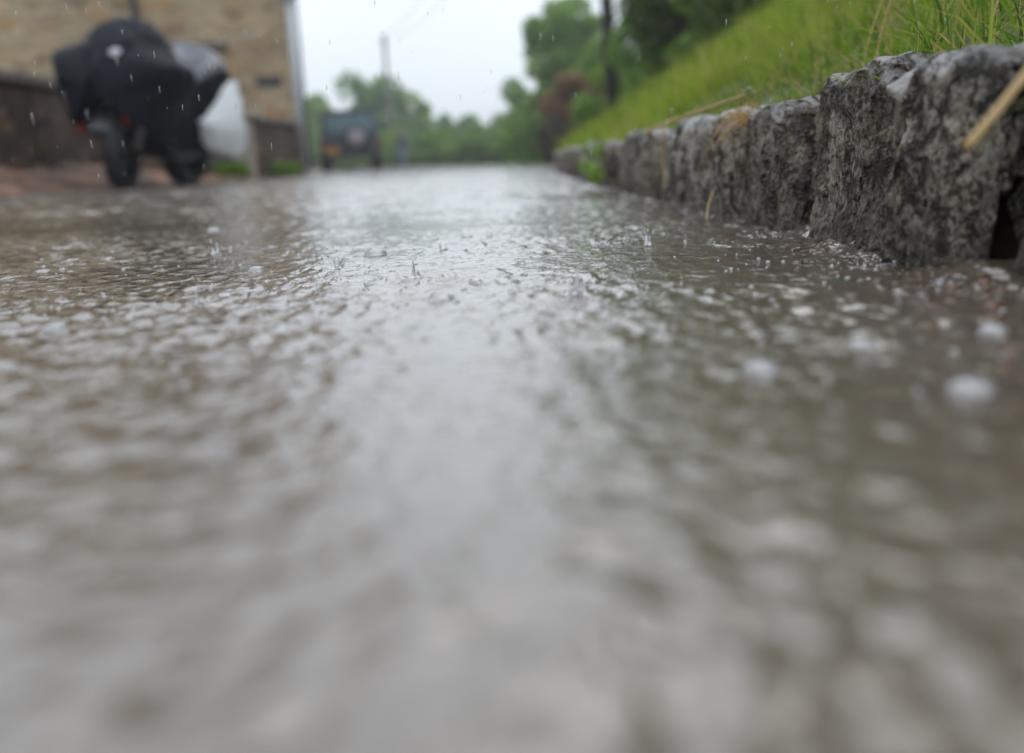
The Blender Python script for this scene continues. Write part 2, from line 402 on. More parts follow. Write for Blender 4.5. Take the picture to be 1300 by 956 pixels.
# rings from rain drops
RINGS = [(-.068, .58, .022), (.04, .473, .03), (-.141, .656, .02), (-.06, .758, .02), (-.199, .501, .02)]
for k in range(110):
    y = .36+3.2*wave_rng.random()**1.5; RINGS.append(((wave_rng.random()*2-1)*.62*y-.06, y, .008+.03*wave_rng.random()))
for (cx, cy, rr) in RINGS:
    if cx > .24: continue
    ix = np.abs(Xg-cx) < rr*1.8; iy = np.abs(Yg-cy) < rr*1.8
    if ix.sum() < 4 or iy.sum() < 4: continue
    sub = np.ix_(ix, iy); d = np.hypot(GX[sub]-cx, GY[sub]-cy)
    Hh[sub] += .0009*np.cos((d-rr)/rr*14)*np.exp(-((d-rr)/(rr*.38))**2)
WX = GX+bend(GY)*1.0
Vw = np.stack([WX, GY, Hh], -1).reshape(-1, 3)
link('water', np_mesh('water', Vw, grid_faces(len(Xg), len(Yg))), M_water, kind='structure')
def water_z(x, y):
    i = int(np.argmin(np.abs(Xg-x))); j = int(np.argmin(np.abs(Yg-y))); return float(Hh[i, j])

# left verge of soil and litter
yv = np.concatenate([np.arange(1, 14.2, .12), np.arange(14.5, 50, .7)]); xv = np.linspace(0, 1, 26)
VX, VY = np.meshgrid(xv, yv, indexing='ij')
edgeL = -2.72-.04*np.clip(VY-5, 0, 8)+.10*perlin(np.stack([VY*0, VY*.9, VY*0], -1))+bend(VY)*1.0
vx = edgeL-VX*2.6
prof = .24*sstep(VX, 0, .42)*(1-.75*sstep(VY, 7, 10.5))
vz = -.012+prof+.06*fbm(np.stack([vx*3, VY*3, VX*0], -1), 5, .6)*sstep(VX, 0, .1)
V = np.stack([vx, VY, vz], -1).reshape(-1, 3)
link('verge', np_mesh('verge', V, grid_faces(len(xv), len(yv))), M_verge, kind='structure')

# grass bank on the right
def bank_z(x, y):
    e = kerb_x(np.minimum(y, 9.6))+.055+np.clip(np.asarray(y)-9.6, 0, 4)*.22
    d = np.maximum(x-e, 0)
    z = .105+.60*np.minimum(d, 2.15)+.05*np.clip(d-2.15, 0, 10)
    z = z-.02*np.exp(-d/.05)
    return z+.03*perlin(np.stack([x*2.2, y*1.6, x*0+5], -1))*np.clip(d*2, 0, 1)
yb = np.concatenate([np.arange(-1.5, 4, .05), np.arange(4, 12, .15), np.arange(12, 60, 1.0)]); ub = np.linspace(0, 1, 70)**1.6
UB, YB = np.meshgrid(ub, yb, indexing='ij')
x0b = kerb_x(np.minimum(YB, 9.6))+.05+np.clip(YB-9.6, 0, 4)*.22
XB = x0b+UB*9
ZB = bank_z(XB, YB)
ZB[0, :] = -.05
link('bank', np_mesh('bank', np.stack([XB, YB, ZB], -1).reshape(-1, 3), grid_faces(len(ub), len(yb))), M_turf, kind='structure')

# ------------------------------------------------------------------ kerb of rough stones
kerb = empty('stone_kerb', (.3, 0, 0), label='low kerb of rough wet grey granite blocks edging the grass bank', cat='kerb')
def kerb_stone(y0, y1, H, x0, depth, n, mat, seed, tilt=0.0, rough=1.0, lean=0.0):
    """rounded block made from a subdivided box skin, face towards -X; y0<y1"""
    L = y1-y0; bot = -.06
    nu = max(8, int(n*(L))); nz = max(8, int(n*(H-bot))); nd = max(6, int(n*depth*.6))
    # section loop in (x,z): bottom front -> up the face -> over the top -> down the back
    s = [(0, z) for z in np.linspace(bot, H, nz)] + [(d, H) for d in np.linspace(0, depth, nd)[1:]] + [(depth, z) for z in np.linspace(H, bot, 8)[1:]]
    s = np.array(s, float)
    # round the shoulders
    u = np.concatenate([np.linspace(0, .06, 5)[:-1]*0+np.linspace(0, 1, 5)[:-1]*.02, np.linspace(.02, .98, nu), 1-.02+np.linspace(0, 1, 5)[1:]*.02])
    U, S = np.meshgrid(np.arange(len(u)), np.arange(len(s)), indexing='ij')
    px = s[S, 0]; pz = s[S, 1]; uu = u[U]; py = y0+uu*L
    r_ = .019
    # superellipse rounding towards both ends and at the top front edge
    e = np.minimum(uu, 1-uu)*L
    ins = np.where(e < r_, r_-np.sqrt(np.maximum(r_**2-(r_-e)**2, 0)), 0)
    cx, cz = depth/2, (H*.5)
    fx = np.where(px < cx, 1, -1)
    topd = H-pz; frontd = px
    rt = .016
    m = (topd < rt) & (frontd < rt)
    ang = np.arctan2(rt-topd, rt-frontd); rad = np.hypot(rt-topd, rt-frontd)
    sq = np.maximum(np.abs(np.cos(ang)), np.abs(np.sin(ang)))
    px = np.where(m, rt-(rt-frontd)*sq, px); pz = np.where(m, H-(rt-(rt-topd)*sq), pz)
    px = px+ins*fx; pz = pz-ins*(pz > H*.8)*1.0
    capm = (uu <= 0) | (uu >= 1)
    P = np.stack([px+x0, py, pz], -1)
    # shape noise, biggest first
    o = seed*13.7
    nx = perlin(P*7+o)*.007+perlin(P*18+o+3)*.0045
    q = P.copy(); q[..., 2] *= .35
    nx += rough*(fbm(q*46+o, 5, .74)*.0026-.0055*np.clip(perlin(q*120+o*2), 0, 1)-.0042*sstep(perlin(P*24+o*3), .25, .7)-.0055*np.exp(-(perlin(q*20+o*1.7)/.05)**2))
    nzv = perlin(P*9+o+9)*.006+fbm(P*40+o+5, 3, .6)*.003*rough
    ny = perlin(P*9+o+21)*.006+fbm(P*45+o, 3)*.0018*rough
    front = np.clip(1-px/depth, 0, 1)
    P[..., 0] += nx*front + lean*(P[..., 2])
    P[..., 2] += nzv*sstep(P[..., 2], H*.3, H) + tilt*(uu-.5)*L*sstep(P[..., 2], 0, H)
    P[..., 1] += ny*sstep(np.minimum(uu, 1-uu), 0, .3)*.6 + ny
    caps = []
    for end, sg in ((0, -1), (-1, 1)):
        c = P[end].mean(0); rr = []
        for sc_ in (.88, .7, .5, .3, .12):
            q = c+(P[end]-c)*sc_; q[:, 1] += sg*(.004*(1-sc_)+fbm(q*40+o, 3)*.004+perlin(q*15+o)*.004); rr.append(q)
        caps.append(rr)
    P = np.concatenate([np.array(caps[0][::-1]), P, np.array(caps[1])]); u = np.zeros(len(P))
    V = P.reshape(-1, 3); F = grid_faces(len(u), len(s))
    # caps
    ns = len(s); c0 = len(V); V = np.concatenate([V, [P[0].mean(0)], [P[-1].mean(0)]])
    tri = []
    last = (len(u)-1)*ns
    for j in range(ns-1):
        tri.append((c0, j+1, j, j)); tri.append((c0+1, last+j, last+j+1, last+j+1))
    tri = np.array(tri)[:, :3]
    me = bpy.data.meshes.new('kerb_stone')
    me.from_pydata(V.tolist(), [], [tuple(f) for f in F.tolist()]+[tuple(f) for f in tri.tolist()]); me.update()
    ob = link('kerb_stone', me, mat, None, True)
    ob.parent = kerb; ob.matrix_parent_inverse = Matrix.Translation((-.3, 0, 0))
    return ob
near = [ # y0, y1, H, x0, n, mat, tilt
    (.10, .245, .125, .30, 300, 2, 0, .02), (.262, .462, .135, .290, 420, 2, 0, .02),
    (.480, .560, .137, .264, 620, 0, -.03, -.01), (.572, .720, .142, .270, 720, 0, .02, .03), (.768, .906, .127, .268, 720, 0, -.09, .02),
    (.945, 1.085, .126, .262, 560, 0, -.02, 0), (1.108, 1.262, .131, .264, 480, 1, .02, .03), (1.285, 1.43, .118, .268, 420, 0, -.03, 0),
    (1.45, 1.62, .124, .266, 330, 2, 0, .02), (1.64, 1.80, .132, .268, 300, 1, 0, 0)]
for i, (a, b_, H, x0, n, mi, tl, ln) in enumerate(near):
    kerb_stone(a, b_, H, x0, .10, n, M_st[mi], i+1, tl, 1.15, ln)
y = 1.82; i = 0
while y < 9.4:
    L = .14+.10*random.random()
    kx = float(kerb_x(y+L/2))
    kerb_stone(y, y+L, .128+.012*random.uniform(-1, 1), kx+random.uniform(-.006, .006), .10, max(60, int(330-60*(y-1.8))), M_st[random.choice([0, 1, 1, 2, 0])], 20+i, 0, 1.0, 0)
    y += L+.022; i += 1
# dark earth packed behind and between the blocks
yj = np.concatenate([np.arange(-.2, 2, .006), np.arange(2, 9.5, .03)]); tj = np.linspace(0, 1, 18)
YJ, TJ = np.meshgrid(yj, tj, indexing='ij')
kx = kerb_x(YJ)+.004*(YJ < .5)
XJ = kx+.034+.012*TJ+.09*sstep(TJ, .82, 1); ZJ = -.06+.158*np.minimum(TJ/.85, 1)
nj = fbm(np.stack([YJ*30, ZJ*30, YJ*0+4], -1), 5, .65)*.007+perlin(np.stack([YJ*12, ZJ*12, YJ*0], -1))*.006
V = np.stack([XJ+nj*(TJ < .9), YJ, ZJ+.4*nj], -1).reshape(-1, 3)
je = link('joint_earth', np_mesh('joint_earth', V, grid_faces(len(yj), len(tj))), M_soil); je.parent = kerb; je.matrix_parent_inverse = Matrix.Translation((-.3, 0, 0))

# ------------------------------------------------------------------ grass
def blades(base, length, width, lean_dir, lean, tint, seg=3, droop=.5):
    n = len(base); tt = np.linspace(0, 1, seg+1)
    side = np.stack([-np.sin(lean_dir+1.2), np.cos(lean_dir+1.2), np.zeros(n)], -1)
    ld = np.stack([np.cos(lean_dir), np.sin(lean_dir), np.zeros(n)], -1)
    V = np.zeros((n, seg+1, 2, 3))
    for k, t_ in enumerate(tt):
        c = base+ld*(lean*length*(t_**1.6))[:, None]+np.array([0, 0, 1])*(length*(t_-droop*lean*t_**2.4))[:, None]
        wv = (width*(1-t_**1.7)*.5+.0001)[:, None]
        V[:, k, 0] = c-side*wv; V[:, k, 1] = c+side*wv
    idx = np.arange(n)[:, None]*(seg+1)*2
    F = np.concatenate([np.stack([idx+2*k, idx+2*k+1, idx+2*k+3, idx+2*k+2], -1) for k in range(seg)], 1).reshape(-1, 4)
    return V.reshape(-1, 3), F, np.repeat(tint, (seg+1)*2)
def scatter_grass(n, x_off, y_rng, lmin, lmax, wid, seed, clump=1.0):
    g = np.random.default_rng(seed)
    y = y_rng[0]+(y_rng[1]-y_rng[0])*g.random(n)
    d = x_off[0]+(x_off[1]-x_off[0])*g.random(n)
    x = kerb_x(np.minimum(y, 9.6))+.05+np.clip(y-9.6, 0, 4)*.22+d
    keep = perlin(np.stack([x*9, y*9, x*0], -1)) > -.25*clump
    x, y = x[keep], y[keep]; n = len(x)
    z = bank_z(x, y)-.006
    cl_ = perlin(np.stack([x*4, y*4, x*0+8], -1))
    L = (lmin+(lmax-lmin)*g.random(n)**2.2*1.4)*(.8+.8*cl_)
    ld = math.pi+g.normal(size=n)*1.6+1.5*perlin(np.stack([x*6, y*6, x*0+3], -1))
    ln = np.clip(.65+.45*g.normal(size=n), .02, 1.6)
    cl2 = perlin(np.stack([x*1.3, y*.9, x*0+2], -1))
    tn = np.clip(.40+.34*cl_+.35*cl2+.20*g.normal(size=n), 0, .8)
    dry = g.random(n) < .12+.16*(cl_ < -.1)+.12*(cl2 < -.15)
    tn = np.where(dry, .86+.14*g.random(n), tn)
    return blades(np.stack([x, y, z], -1), L, wid*(.6+.8*g.random(n)), ld, ln, tn)
parts = [scatter_grass(26000, (-.01, .9), (.15, 2.2), .03, .085, .0030, 1), scatter_grass(30000, (.0, 2.1), (2.0, 5.0), .05, .12, .0055, 2),
         scatter_grass(20000, (.0, 2.6), (5.0, 9.6), .06, .16, .010, 3), scatter_grass(9000, (.9, 2.4), (.3, 2.2), .06, .13, .005, 4),
         scatter_grass(14000, (.0, 3.0), (9.4, 24), .10, .25, .022, 5), scatter_grass(8000, (.0, 5.0), (24, 55), .15, .4, .05, 7), scatter_grass(1500, (-.03, .03), (.5, 5.0), .02, .05, .0025, 6)]
def thatch(n, seed):
    g = np.random.default_rng(seed); y = .3+4*g.random(n)**1.3; x = kerb_x(y)+.035+.06*g.random(n)
    z = bank_z(x, y)+.008*g.random(n)
    return blades(np.stack([x, y, z], -1), .015+.04*g.random(n), np.full(n, .0022), g.random(n)*6.28, .6+1.0*g.random(n), np.where(g.random(n) < .55, .84+.16*g.random(n), .2*g.random(n)), 3, .8)
parts.append(thatch(3200, 40))
off = 0; VV = []; FF = []; TT = []
for V, F, T in parts: VV.append(V); FF.append(F+off); TT.append(T); off += len(V)
link('grass', np_mesh('grass', np.concatenate(VV), np.concatenate(FF), True, np.concatenate(TT)), M_grass, label='bright green grass with dry stems growing on the bank above the kerb', cat='grass', kind='stuff')

# helper for a ribbon/stem in the world along a smooth path
def stem(name, pts, r0, r1, mat, parent=None, nseg=14, flatness=1.0, **k):
    pts = [Vector(p) for p in pts]; out = []
    for i in range(nseg+1):
        t_ = i/nseg*(len(pts)-1); a = int(min(t_, len(pts)-2)); f = t_-a
        p0 = pts[max(a-1, 0)]; p1 = pts[a]; p2 = pts[a+1]; p3 = pts[min(a+2, len(pts)-1)]
        out.append(.5*((2*p1)+(p2-p0)*f+(2*p0-5*p1+4*p2-p3)*f*f+(3*p1-p0-3*p2+p3)*f**3))
    m = MB(); m.tube(out, [r0+(r1-r0)*i/nseg for i in range(nseg+1)], 7)
    o = m.build(name, mat, parent, True, **k)
    a = o.data.attributes.new('tint', 'FLOAT', 'POINT'); a.data.foreach_set('value', np.random.default_rng(len(name)).random(len(o.data.vertices)).astype(np.float32)*.6+.2)
    return o
STRAWS = [
    ('straw_stem', [(.198, .350, .078), (.222, .355, .105), (.262, .362, .158)], .0022, .0019, 'thick pale straw leaning blurred against the nearest dark kerb stone'),
    ('straw_stem', [(.250, 1.13, .1325), (.262, 1.08, .136), (.285, .975, .146)], .0019, .0013, 'tan straw lying across the kerb top left of the orange tuft'),
    ('straw_stem', [(.245, 1.42, .118), (.262, 1.36, .130), (.285, 1.28, .138)], .0036, .0015, 'short orange straw bent over the kerb edge further along'),
    ('straw_stem', [(.266, 1.275, .136), (.246, 1.262, .12), (.243, 1.258, .07), (.248, 1.25, .03)], .0014, .0010, 'thin straw hanging down the face of the kerb to the water'),
    ('straw_stem', [(.262, 1.02, .035), (.248, .99, .016), (.240, .965, .002)], .0016, .001, 'short brown twig standing in the water at the kerb foot'),
]
for nm, pts, r0, r1, lb in STRAWS: stem(nm, pts, r0, r1, M_straw, label=lb, cat='straw', group='straws caught on the kerb')
def bz(x, y): return float(bank_z(np.array([x]), np.array([y]))[0])
STALKS = [(.42, .60, .10, 'pale dry stalk rising behind the highest kerb stone, leaning right'), (.40, .93, .11, 'left one of two dry stalks standing close together in the grass'),
          (.412, .925, .12, 'right one of two dry stalks standing close together in the grass'), (.44, .76, .07, 'short orange brown stalk poking up behind the tall kerb stone'), (.38, .72, .03, 'stubby cream grass stalk lying behind the kerb top'), (.52, .62, .12, 'dry stalk near the right edge of the grass')]
for k, (x, y, h, lb) in enumerate(STALKS):
    z = bz(x, y); stem('dry_stalk', [(x, y, z), (x+.01, y, z+h*.5), (x+.026, y-.005, z+h)], .0013, .0008, M_straw, label=lb, cat='stalk', group='dry stalks in the grass')
# orange tuft in the joint
g = np.random.default_rng(5); n = 80
base = np.stack([.262+.02*g.random(n), .925+.016*g.normal(size=n), .108+.022*g.random(n)], -1)
V, F, T = blades(base, .012+.030*g.random(n)**1.5, np.full(n, .0012), math.pi+g.normal(size=n)*1.3, np.clip(.9+.6*g.normal(size=n), .1, 2.0), g.random(n), 4, 1.5)
link('dry_grass_tuft', np_mesh('dry_grass_tuft', V, F, True, T), M_orange, label='tuft of orange and green dry grass hanging from a joint in the kerb', cat='grass tuft')
# leafy weed on the kerb face
wd = empty('leafy_weed', (.262, 1.95, .02), label='small green weed sprouting from the face of the kerb', cat='weed')
g = np.random.default_rng(8)
m = MB()
tips = []
for k in range(7):
    e = Vector((-.03-.04*g.random(), -.10+.22*g.random(), .005+.095*g.random())); m.tube([(0, 0, .01), e*.5+Vector((0, 0, .015)), e], [.0016, .0013, .0009], 5); tips.append(e)
m.build('stem', M_turf, wd)
def leaf_cloud(g, cen, rad, n, size, squash=(1, 1, 1)):
    """n small bent leaf faces around the centre points"""
    cen = np.asarray(cen); ci = g.integers(0, len(cen), n); r_ = np.asarray(rad)[ci]
    d = g.normal(size=(n, 3)); d /= np.linalg.norm(d, axis=1)[:, None]
    p = cen[ci]+d*(r_*(.35+.68*g.random(n)**.5))[:, None]*np.array(squash)
    a = g.normal(size=(n, 3)); a /= np.linalg.norm(a, axis=1)[:, None]
    b = np.cross(a, g.normal(size=(n, 3))); b /= np.linalg.norm(b, axis=1)[:, None]
    s = (size*(.55+.9*g.random(n)))[:, None]
    nrm = np.cross(a, b)
    V = np.stack([p-a*s, p+b*s*.55+nrm*s*.15, p+a*s, p-b*s*.55+nrm*s*.15], 1)
    cl = g.random(len(cen))[ci]
    tn = np.clip(.25+.35*cl+.25*d[:, 2]*0+.35*g.random(n), 0, 1)
    F = np.arange(n*4).reshape(n, 4)
    return V.reshape(-1, 3), F, np.repeat(tn, 4)
V, F, T = leaf_cloud(g, [tuple(e) for e in tips], [.02]*7, 90, .011)
link('leaves', np_mesh('leaves', V, F, False, T), LV['mid'], wd)
# little white flowers
fl = empty('flowering_weed', (.315, 1.07, .13), label='tiny white flowers on a thin stem behind the kerb top', cat='flower')
m = MB(); m.tube([(0, 0, -.02), (-.006, 0, .012), (-.004, 0, .026)], .0007, 5); m.tube([(-.006, 0, .01), (.012, .004, .024)], .0006, 5); m.build('stem', M_turf, fl)
for c in ((-.004, 0, .027), (.012, .004, .025), (.004, .002, .03)):
    m = MB()
    for k in range(5):
        a = k*1.256; m.lathe([(.0002, 0), (.0011, .0004), (.0011, .0008), (.0002, .0012)], 6, Matrix.Translation((c[0]+.0016*math.cos(a), c[1]+.0016*math.sin(a), c[2])))
    m.build('blossom', M_white, fl)

# ------------------------------------------------------------------ gravel and leaf litter in the gutter
def pebbles(n, seed, fn, smin, smax):
    g = np.random.default_rng(seed)
    bm = bmesh.new(); bmesh.ops.create_icosphere(bm, subdivisions=2, radius=1)
    bv = np.array([v.co[:] for v in bm.verts]); bf = np.array([[v.index for v in f.verts] for f in bm.faces]); bm.free()
    VV = []; TT = []
    for k in range(n):
        x, y, z = fn(g); s = smin+(smax-smin)*g.random()**2
        v = bv*(1+.28*perlin(bv*1.3+k*3.1))[:, None]*np.array([1, .6+.4*g.random(), .35+.35*g.random()])*s
        a = g.random()*6.28; ca, sa = math.cos(a), math.sin(a)
        v = np.stack([v[:, 0]*ca-v[:, 1]*sa, v[:, 0]*sa+v[:, 1]*ca, v[:, 2]], -1)
        VV.append(v+[x, y, z]); TT.append(np.full(len(v), g.random()))
    F = np.concatenate([bf+k*len(bv) for k in range(n)])
    return np_mesh('gravel', np.concatenate(VV), F, True, np.concatenate(TT))
def gpos(g):
    y = .16+.52*g.random()**.8; k = .27-abs(g.normal())*.045*(1.25-y); return k, y, water_z(k, y)-.0012
t = NT('gutter_gravel'); a = t.n('ShaderNodeAttribute', attribute_name='tint')
t.bsdf(t.ramp(a.outputs['Fac'], [(0, (.05, .03, .02)), (.35, (.14, .075, .048)), (.6, (.09, .062, .04)), (.8, (.20, .14, .10)), (.9, (.13, .04, .028)), (1, (.22, .19, .16))]), .4, Coat_Weight=.15); M_grav = t.m
link('gravel', pebbles(520, 3, gpos, .0010, .0050), M_grav, label='wet reddish brown grit and leaf scraps washed against the kerb foot', cat='gravel', kind='stuff')

# ------------------------------------------------------------------ rain bubbles and splashes
BUB = [
    (-.041, .470, .0078, 'largest sharp bubble on the water, in the centre of the road', 0), (-.123, .741, .0100, 'clear bubble floating beyond the left one of the upright splashes', 0),
    (-.023, .537, .0045, 'small flat bubble right of the forked splash', 0), (-.190, .526, .0055, 'small bubble floating on the dark ripples at the left', 0),
    (-.135, .459, .0062, 'half burst bubble at the left edge of the smooth bright water', 0), (.093, .288, .0065, 'blurred pale bubble nearest the middle of the gutter', 0),
    (.144, .318, .0060, 'blurred bubble near the gravel at the kerb foot', 0), (.152, .253, .0070, 'large blurred bubble low at the right near the lens', 0),
    (.055, .80, .0065, 'round bubble below the far end of the sharp kerb stones', 0), (-.245, .42, .0062, 'soft bubble far left in front of the dark ripples', 0),
    (-.21, .66, .0065, 'faint bubble at the left beyond the ripples, near the cover reflection', 0), (-.045, .88, .0060, 'far small bubble in the middle of the pale water', 0),
    (.205, .33, .0055, 'blurred whitish bubble touching the gravel at the right edge', 0), (.025, .96, .0065, 'farthest bubble, left of where the kerb weed grows', 0), (-.42, 1.15, .009, 'soft white bubble far out on the left water', 0)]
bub_me = None
for (x, y, r_, lb, _) in BUB:
    m = MB()
    prof = [(.0001+r_*1.12, -.0003), (r_*1.0, .0004)]+[(r_*math.cos(a), .0004+r_*.5*math.sin(a)) for a in [R(q) for q in (12, 25, 38, 50, 62, 74, 84)]]+[(.00005, .0004+r_*.5)]
    n = 28; rings = []
    rings = [[m.b.verts.new((p[0]*math.cos(2*math.pi*k/n)*(1+.05*math.sin(3*k)), p[0]*math.sin(2*math.pi*k/n), p[1])) for k in range(n)] for p in prof]
    for a_, b_ in zip(rings, rings[1:]):
        for k in range(n): m.b.faces.new((a_[k], a_[(k+1) % n], b_[(k+1) % n], b_[k]))
    o = m.build('rain_bubble', M_bub, None, True, label=lb, cat='bubble', group='rain bubbles floating on the road water')
    o.location = (x, y, water_z(x, y))
g = np.random.default_rng(61); VV = []; FF = []; off = 0
for k in range(1500):
    if k < 950:
        y = .40+1.6*g.random()**1.3; x = float(kerb_x(y))-.004-abs(g.normal())*.016; r_ = .0006+.0013*g.random()**2
        if perlin(np.array([[y*16, 3.3, 1.1]]))[0] < -.05: continue
    else:
        y = .22+1.5*g.random()**1.2; x = (g.random()*2-1)*.66*y; r_ = .0007+.0014*g.random()**2
        if x > kerb_x(y)-.02: continue
    z0 = water_z(x, y)-.0002; na = 9; ring = []
    for a in (0, 30, 58, 80):
        for q in range(na): ring.append((x+r_*math.cos(R(a))*math.cos(6.2832*q/na), y+r_*math.cos(R(a))*math.sin(6.2832*q/na), z0+r_*.8*math.sin(R(a))))
    VV.append(np.array(ring)); f = grid_faces(4, na); i_ = np.arange(3)[:, None]*na; j_ = np.arange(na)[None, :]
    FF.append(np.stack([i_+j_, i_+(j_+1) % na, i_+na+(j_+1) % na, i_+na+j_], -1).reshape(-1, 4)+off); off += len(ring)
link('foam', np_mesh('foam', np.concatenate(VV), np.concatenate(FF)), M_bub, label='tiny foam bubbles gathered along the kerb foot and dotted over the water', cat='foam', kind='stuff')
def splash(x, y, h, spikes, rad, lb, seed):
    g = random.Random(seed); n = 30; rows = 10; V = []
    for j in range(rows):
        f = j/(rows-1)
        for k in range(n):
            a = 2*math.pi*k/n
            sp = max(0, sum(math.exp(-(((a-s_+math.pi) % (2*math.pi)-math.pi)/.22)**2)*hh for s_, hh in spikes))
            top = h*(.16+sp)
            rr = rad*(.9*(1-f)**3+.72+.35*f*f*(1-sp*.6))
            V.append((rr*math.cos(a), rr*math.sin(a), -.0004+top*f))
    # inner wall, so the crown has thickness
    for j in range(rows):
        f = 1-j/(rows-1)
        for k in range(n):
            a = 2*math.pi*k/n
            sp = max(0, sum(math.exp(-(((a-s_+math.pi) % (2*math.pi)-math.pi)/.22)**2)*hh for s_, hh in spikes))
            rr = rad*(.72+.35*f*f*(1-sp*.6))-.0006-.001*(1-f)
            V.append((max(rr, .0002)*math.cos(a), max(rr, .0002)*math.sin(a), -.0004+h*(.16+sp)*f-.0001*(f > .9)))
    F = []
    for j in range(2*rows-1):
        for k in range(n): F.append((j*n+k, j*n+(k+1) % n, (j+1)*n+(k+1) % n, (j+1)*n+k))
    root = empty('rain_splash', (x, y, water_z(x, y)), label=lb, cat='splash', group='rain splashes on the road water')
    link('crown', np_mesh('crown', V, F), M_clear, root)
    for k in range(3):
        r_ = .0006+.0005*g.random(); p = (g.uniform(-1, 1)*rad*1.8, g.uniform(-1, 1)*rad*1.8, h*(.9+.7*g.random()))
        m = MB(); m.lathe([(.00005, -r_), (r_*.7, -r_*.7), (r_, 0), (r_*.7, r_*.75), (.00005, r_*1.25)], 10, Matrix.Translation(p)); m.build('droplet', M_clear, root, True)
splash(-.068, .580, 0.0138, [(2.6, 1.0), (3.7, .7), (.3, .35), (5.2, .25)], .0030, 'forked splash with two sharp spikes in the centre', 1)
splash(.040, .473, 0.0162, [(1.3, 1.0), (2.9, .35), (5.9, .5), (4.4, .3)], .0055, 'tallest and widest splash crown, right of centre', 2)
splash(-.141, .656, 0.0114, [(1.5, .9), (3.6, .7), (5.4, .4)], .0038, 'small splash left beyond the smooth bright water', 3)
splash(-.062, .760, 0.0096, [(.5, .7), (3.3, .8)], .0042, 'far low splash beside a tiny bubble', 4)
splash(-.199, .501, 0.0084, [(2.0, 1.0), (4.8, .4)], .0025, 'tiny upright splash among the dark ripples at left', 5)
splash(-.30, .82, 0.0108, [(1.2, .9), (3.9, .5)], .0035, 'splash far left of the others, beyond the dark ripples', 7)
splash(.13, .74, 0.0096, [(2.2, .8), (5.0, .6)], .003, 'splash near the kerb foot beside the sharp stones', 8)
splash(-.02, .88, 0.0096, [(2.8, .8), (.6, .6)], .003, 'splash in the middle of the pale water near the farthest bubble', 9)
splash(.055, .98, 0.0132, [(1.0, .9), (4.0, .7)], .004, 'farthest splash in front of the weedy kerb', 6)
# rain in the air
g = np.random.default_rng(17)
bm = bmesh.new(); bmesh.ops.create_icosphere(bm, subdivisions=1, radius=1)
bv = np.array([v.co[:] for v in bm.verts]); bf = np.array([[v.index for v in f.verts] for f in bm.faces]); bm.free()
VV = []; FF = []
for k in range(2400):
    y = .45+5.0*g.random()**1.2; x = (g.random()*2-1)*.85*y; z = .03+g.random()*.42*y+.05
    s = .00018+.00022*g.random()
    VV.append(bv*np.array([s, s, s*(5+5*g.random())])+[x, y, z]); FF.append(bf+k*len(bv))
link('raindrops', np_mesh('raindrops', np.concatenate(VV), np.concatenate(FF)), M_drop, label='fine rain drops falling through the air above the road', cat='rain', kind='stuff')

# ------------------------------------------------------------------ trees and shrubs
def tree(name, base, cr, blobs, nleaf, leaf, kind, label, cat, group=None, trunk_r=.12, seed=1, trunk=True, squash=(1, 1, 1)):
    """cr: crown centre and half sizes relative to base"""
    g = np.random.default_rng(seed); (cx, cy, cz), (rx, ry, rz) = cr
    root = empty(name, base, label=label, cat=cat, group=group)
    cen = []; rad = []
    for k in range(blobs):
        d = g.normal(size=3); d /= np.linalg.norm(d); q = (.25+.65*g.random()**.6)
        cen.append((cx+d[0]*rx*q, cy+d[1]*ry*q, cz+d[2]*rz*q)); rad.append(min(rx, rz)*(.22+.22*g.random()))
    V, F, T = leaf_cloud(g, cen, rad, nleaf, leaf, squash)
    low = V[:, 2].reshape(-1, 4).min(1) > -.08
    idx = np.repeat(low, 4); V = V[idx]; T = T[idx]; F = np.arange(len(V)).reshape(-1, 4)
    link('crown', np_mesh('crown', V, F, False, T), LV[kind], root)
    m = MB(); h = max(cz-.2*rz, .2)
    pts = [(0, 0, -.3), (.05*cx, 0, h*.35), (cx*.6, cy*.6, h*.75), (cx, cy, h)]
    m.tube(pts, [trunk_r*1.25, trunk_r, trunk_r*.8, trunk_r*.5], 9)
    for k in range(min(blobs, 9)):
        c = cen[k]; m.tube([(cx*.6, cy*.6, h*.7), ((cx*.6+c[0])/2, (cy*.6+c[1])/2, (h*.75+c[2])/2+.05*rz), c], [trunk_r*.45, trunk_r*.3, trunk_r*.1], 6)
    m.build('trunk', M_bark, root, True)
    return root
def bzf(x, y): return bz(x-float(bend(y))*.35, y)
tree('roadside_tree', (2.3, 30, .1), ((0, 0, 3.9), (1.55, 1.5, 1.75)), 34, 9000, .10, 'mid', 'round green tree standing beside the utility pole at the right', 'tree', seed=11, trunk_r=.12)
tree('leafy_shrub', (1.0, 34, .0), ((0, 0, 1.2), (1.1, .9, 1.7)), 26, 4500, .09, 'bright', 'bright green shrub under the left side of the round tree', 'shrub', seed=12)
tree('rusty_shrub', (2.3, 24, .3), ((0, 0, 1.3), (1.7, 1.0, .95)), 30, 6500, .08, 'rust', 'rust red shrub between the round tree and the grass bank', 'shrub', seed=13, trunk_r=.05)
tree('brown_hedge', (1.7, 23, .0), ((0, 0, .5), (1.1, .9, .7)), 30, 6000, .08, 'brown', 'dull brown hedge below the rust red shrub', 'hedge', seed=14, trunk_r=.05)
tree('leafy_shrub', (2.65, 19.5, .6), ((0, 0, .5), (1.4, 1.0, 1.0)), 26, 4500, .07, 'bright', 'light green shrub at the foot of the utility pole', 'shrub', seed=15, trunk_r=.05)
tree('leafy_shrub', (3.15, 15.2, 1.3), ((0, 0, .9), (1.1, 1.0, 1.7)), 30, 9000, .07, 'mid', 'green shrub just right of the utility pole on the bank', 'shrub', 'shrubs along the top of the grass bank', seed=16, trunk_r=.06)
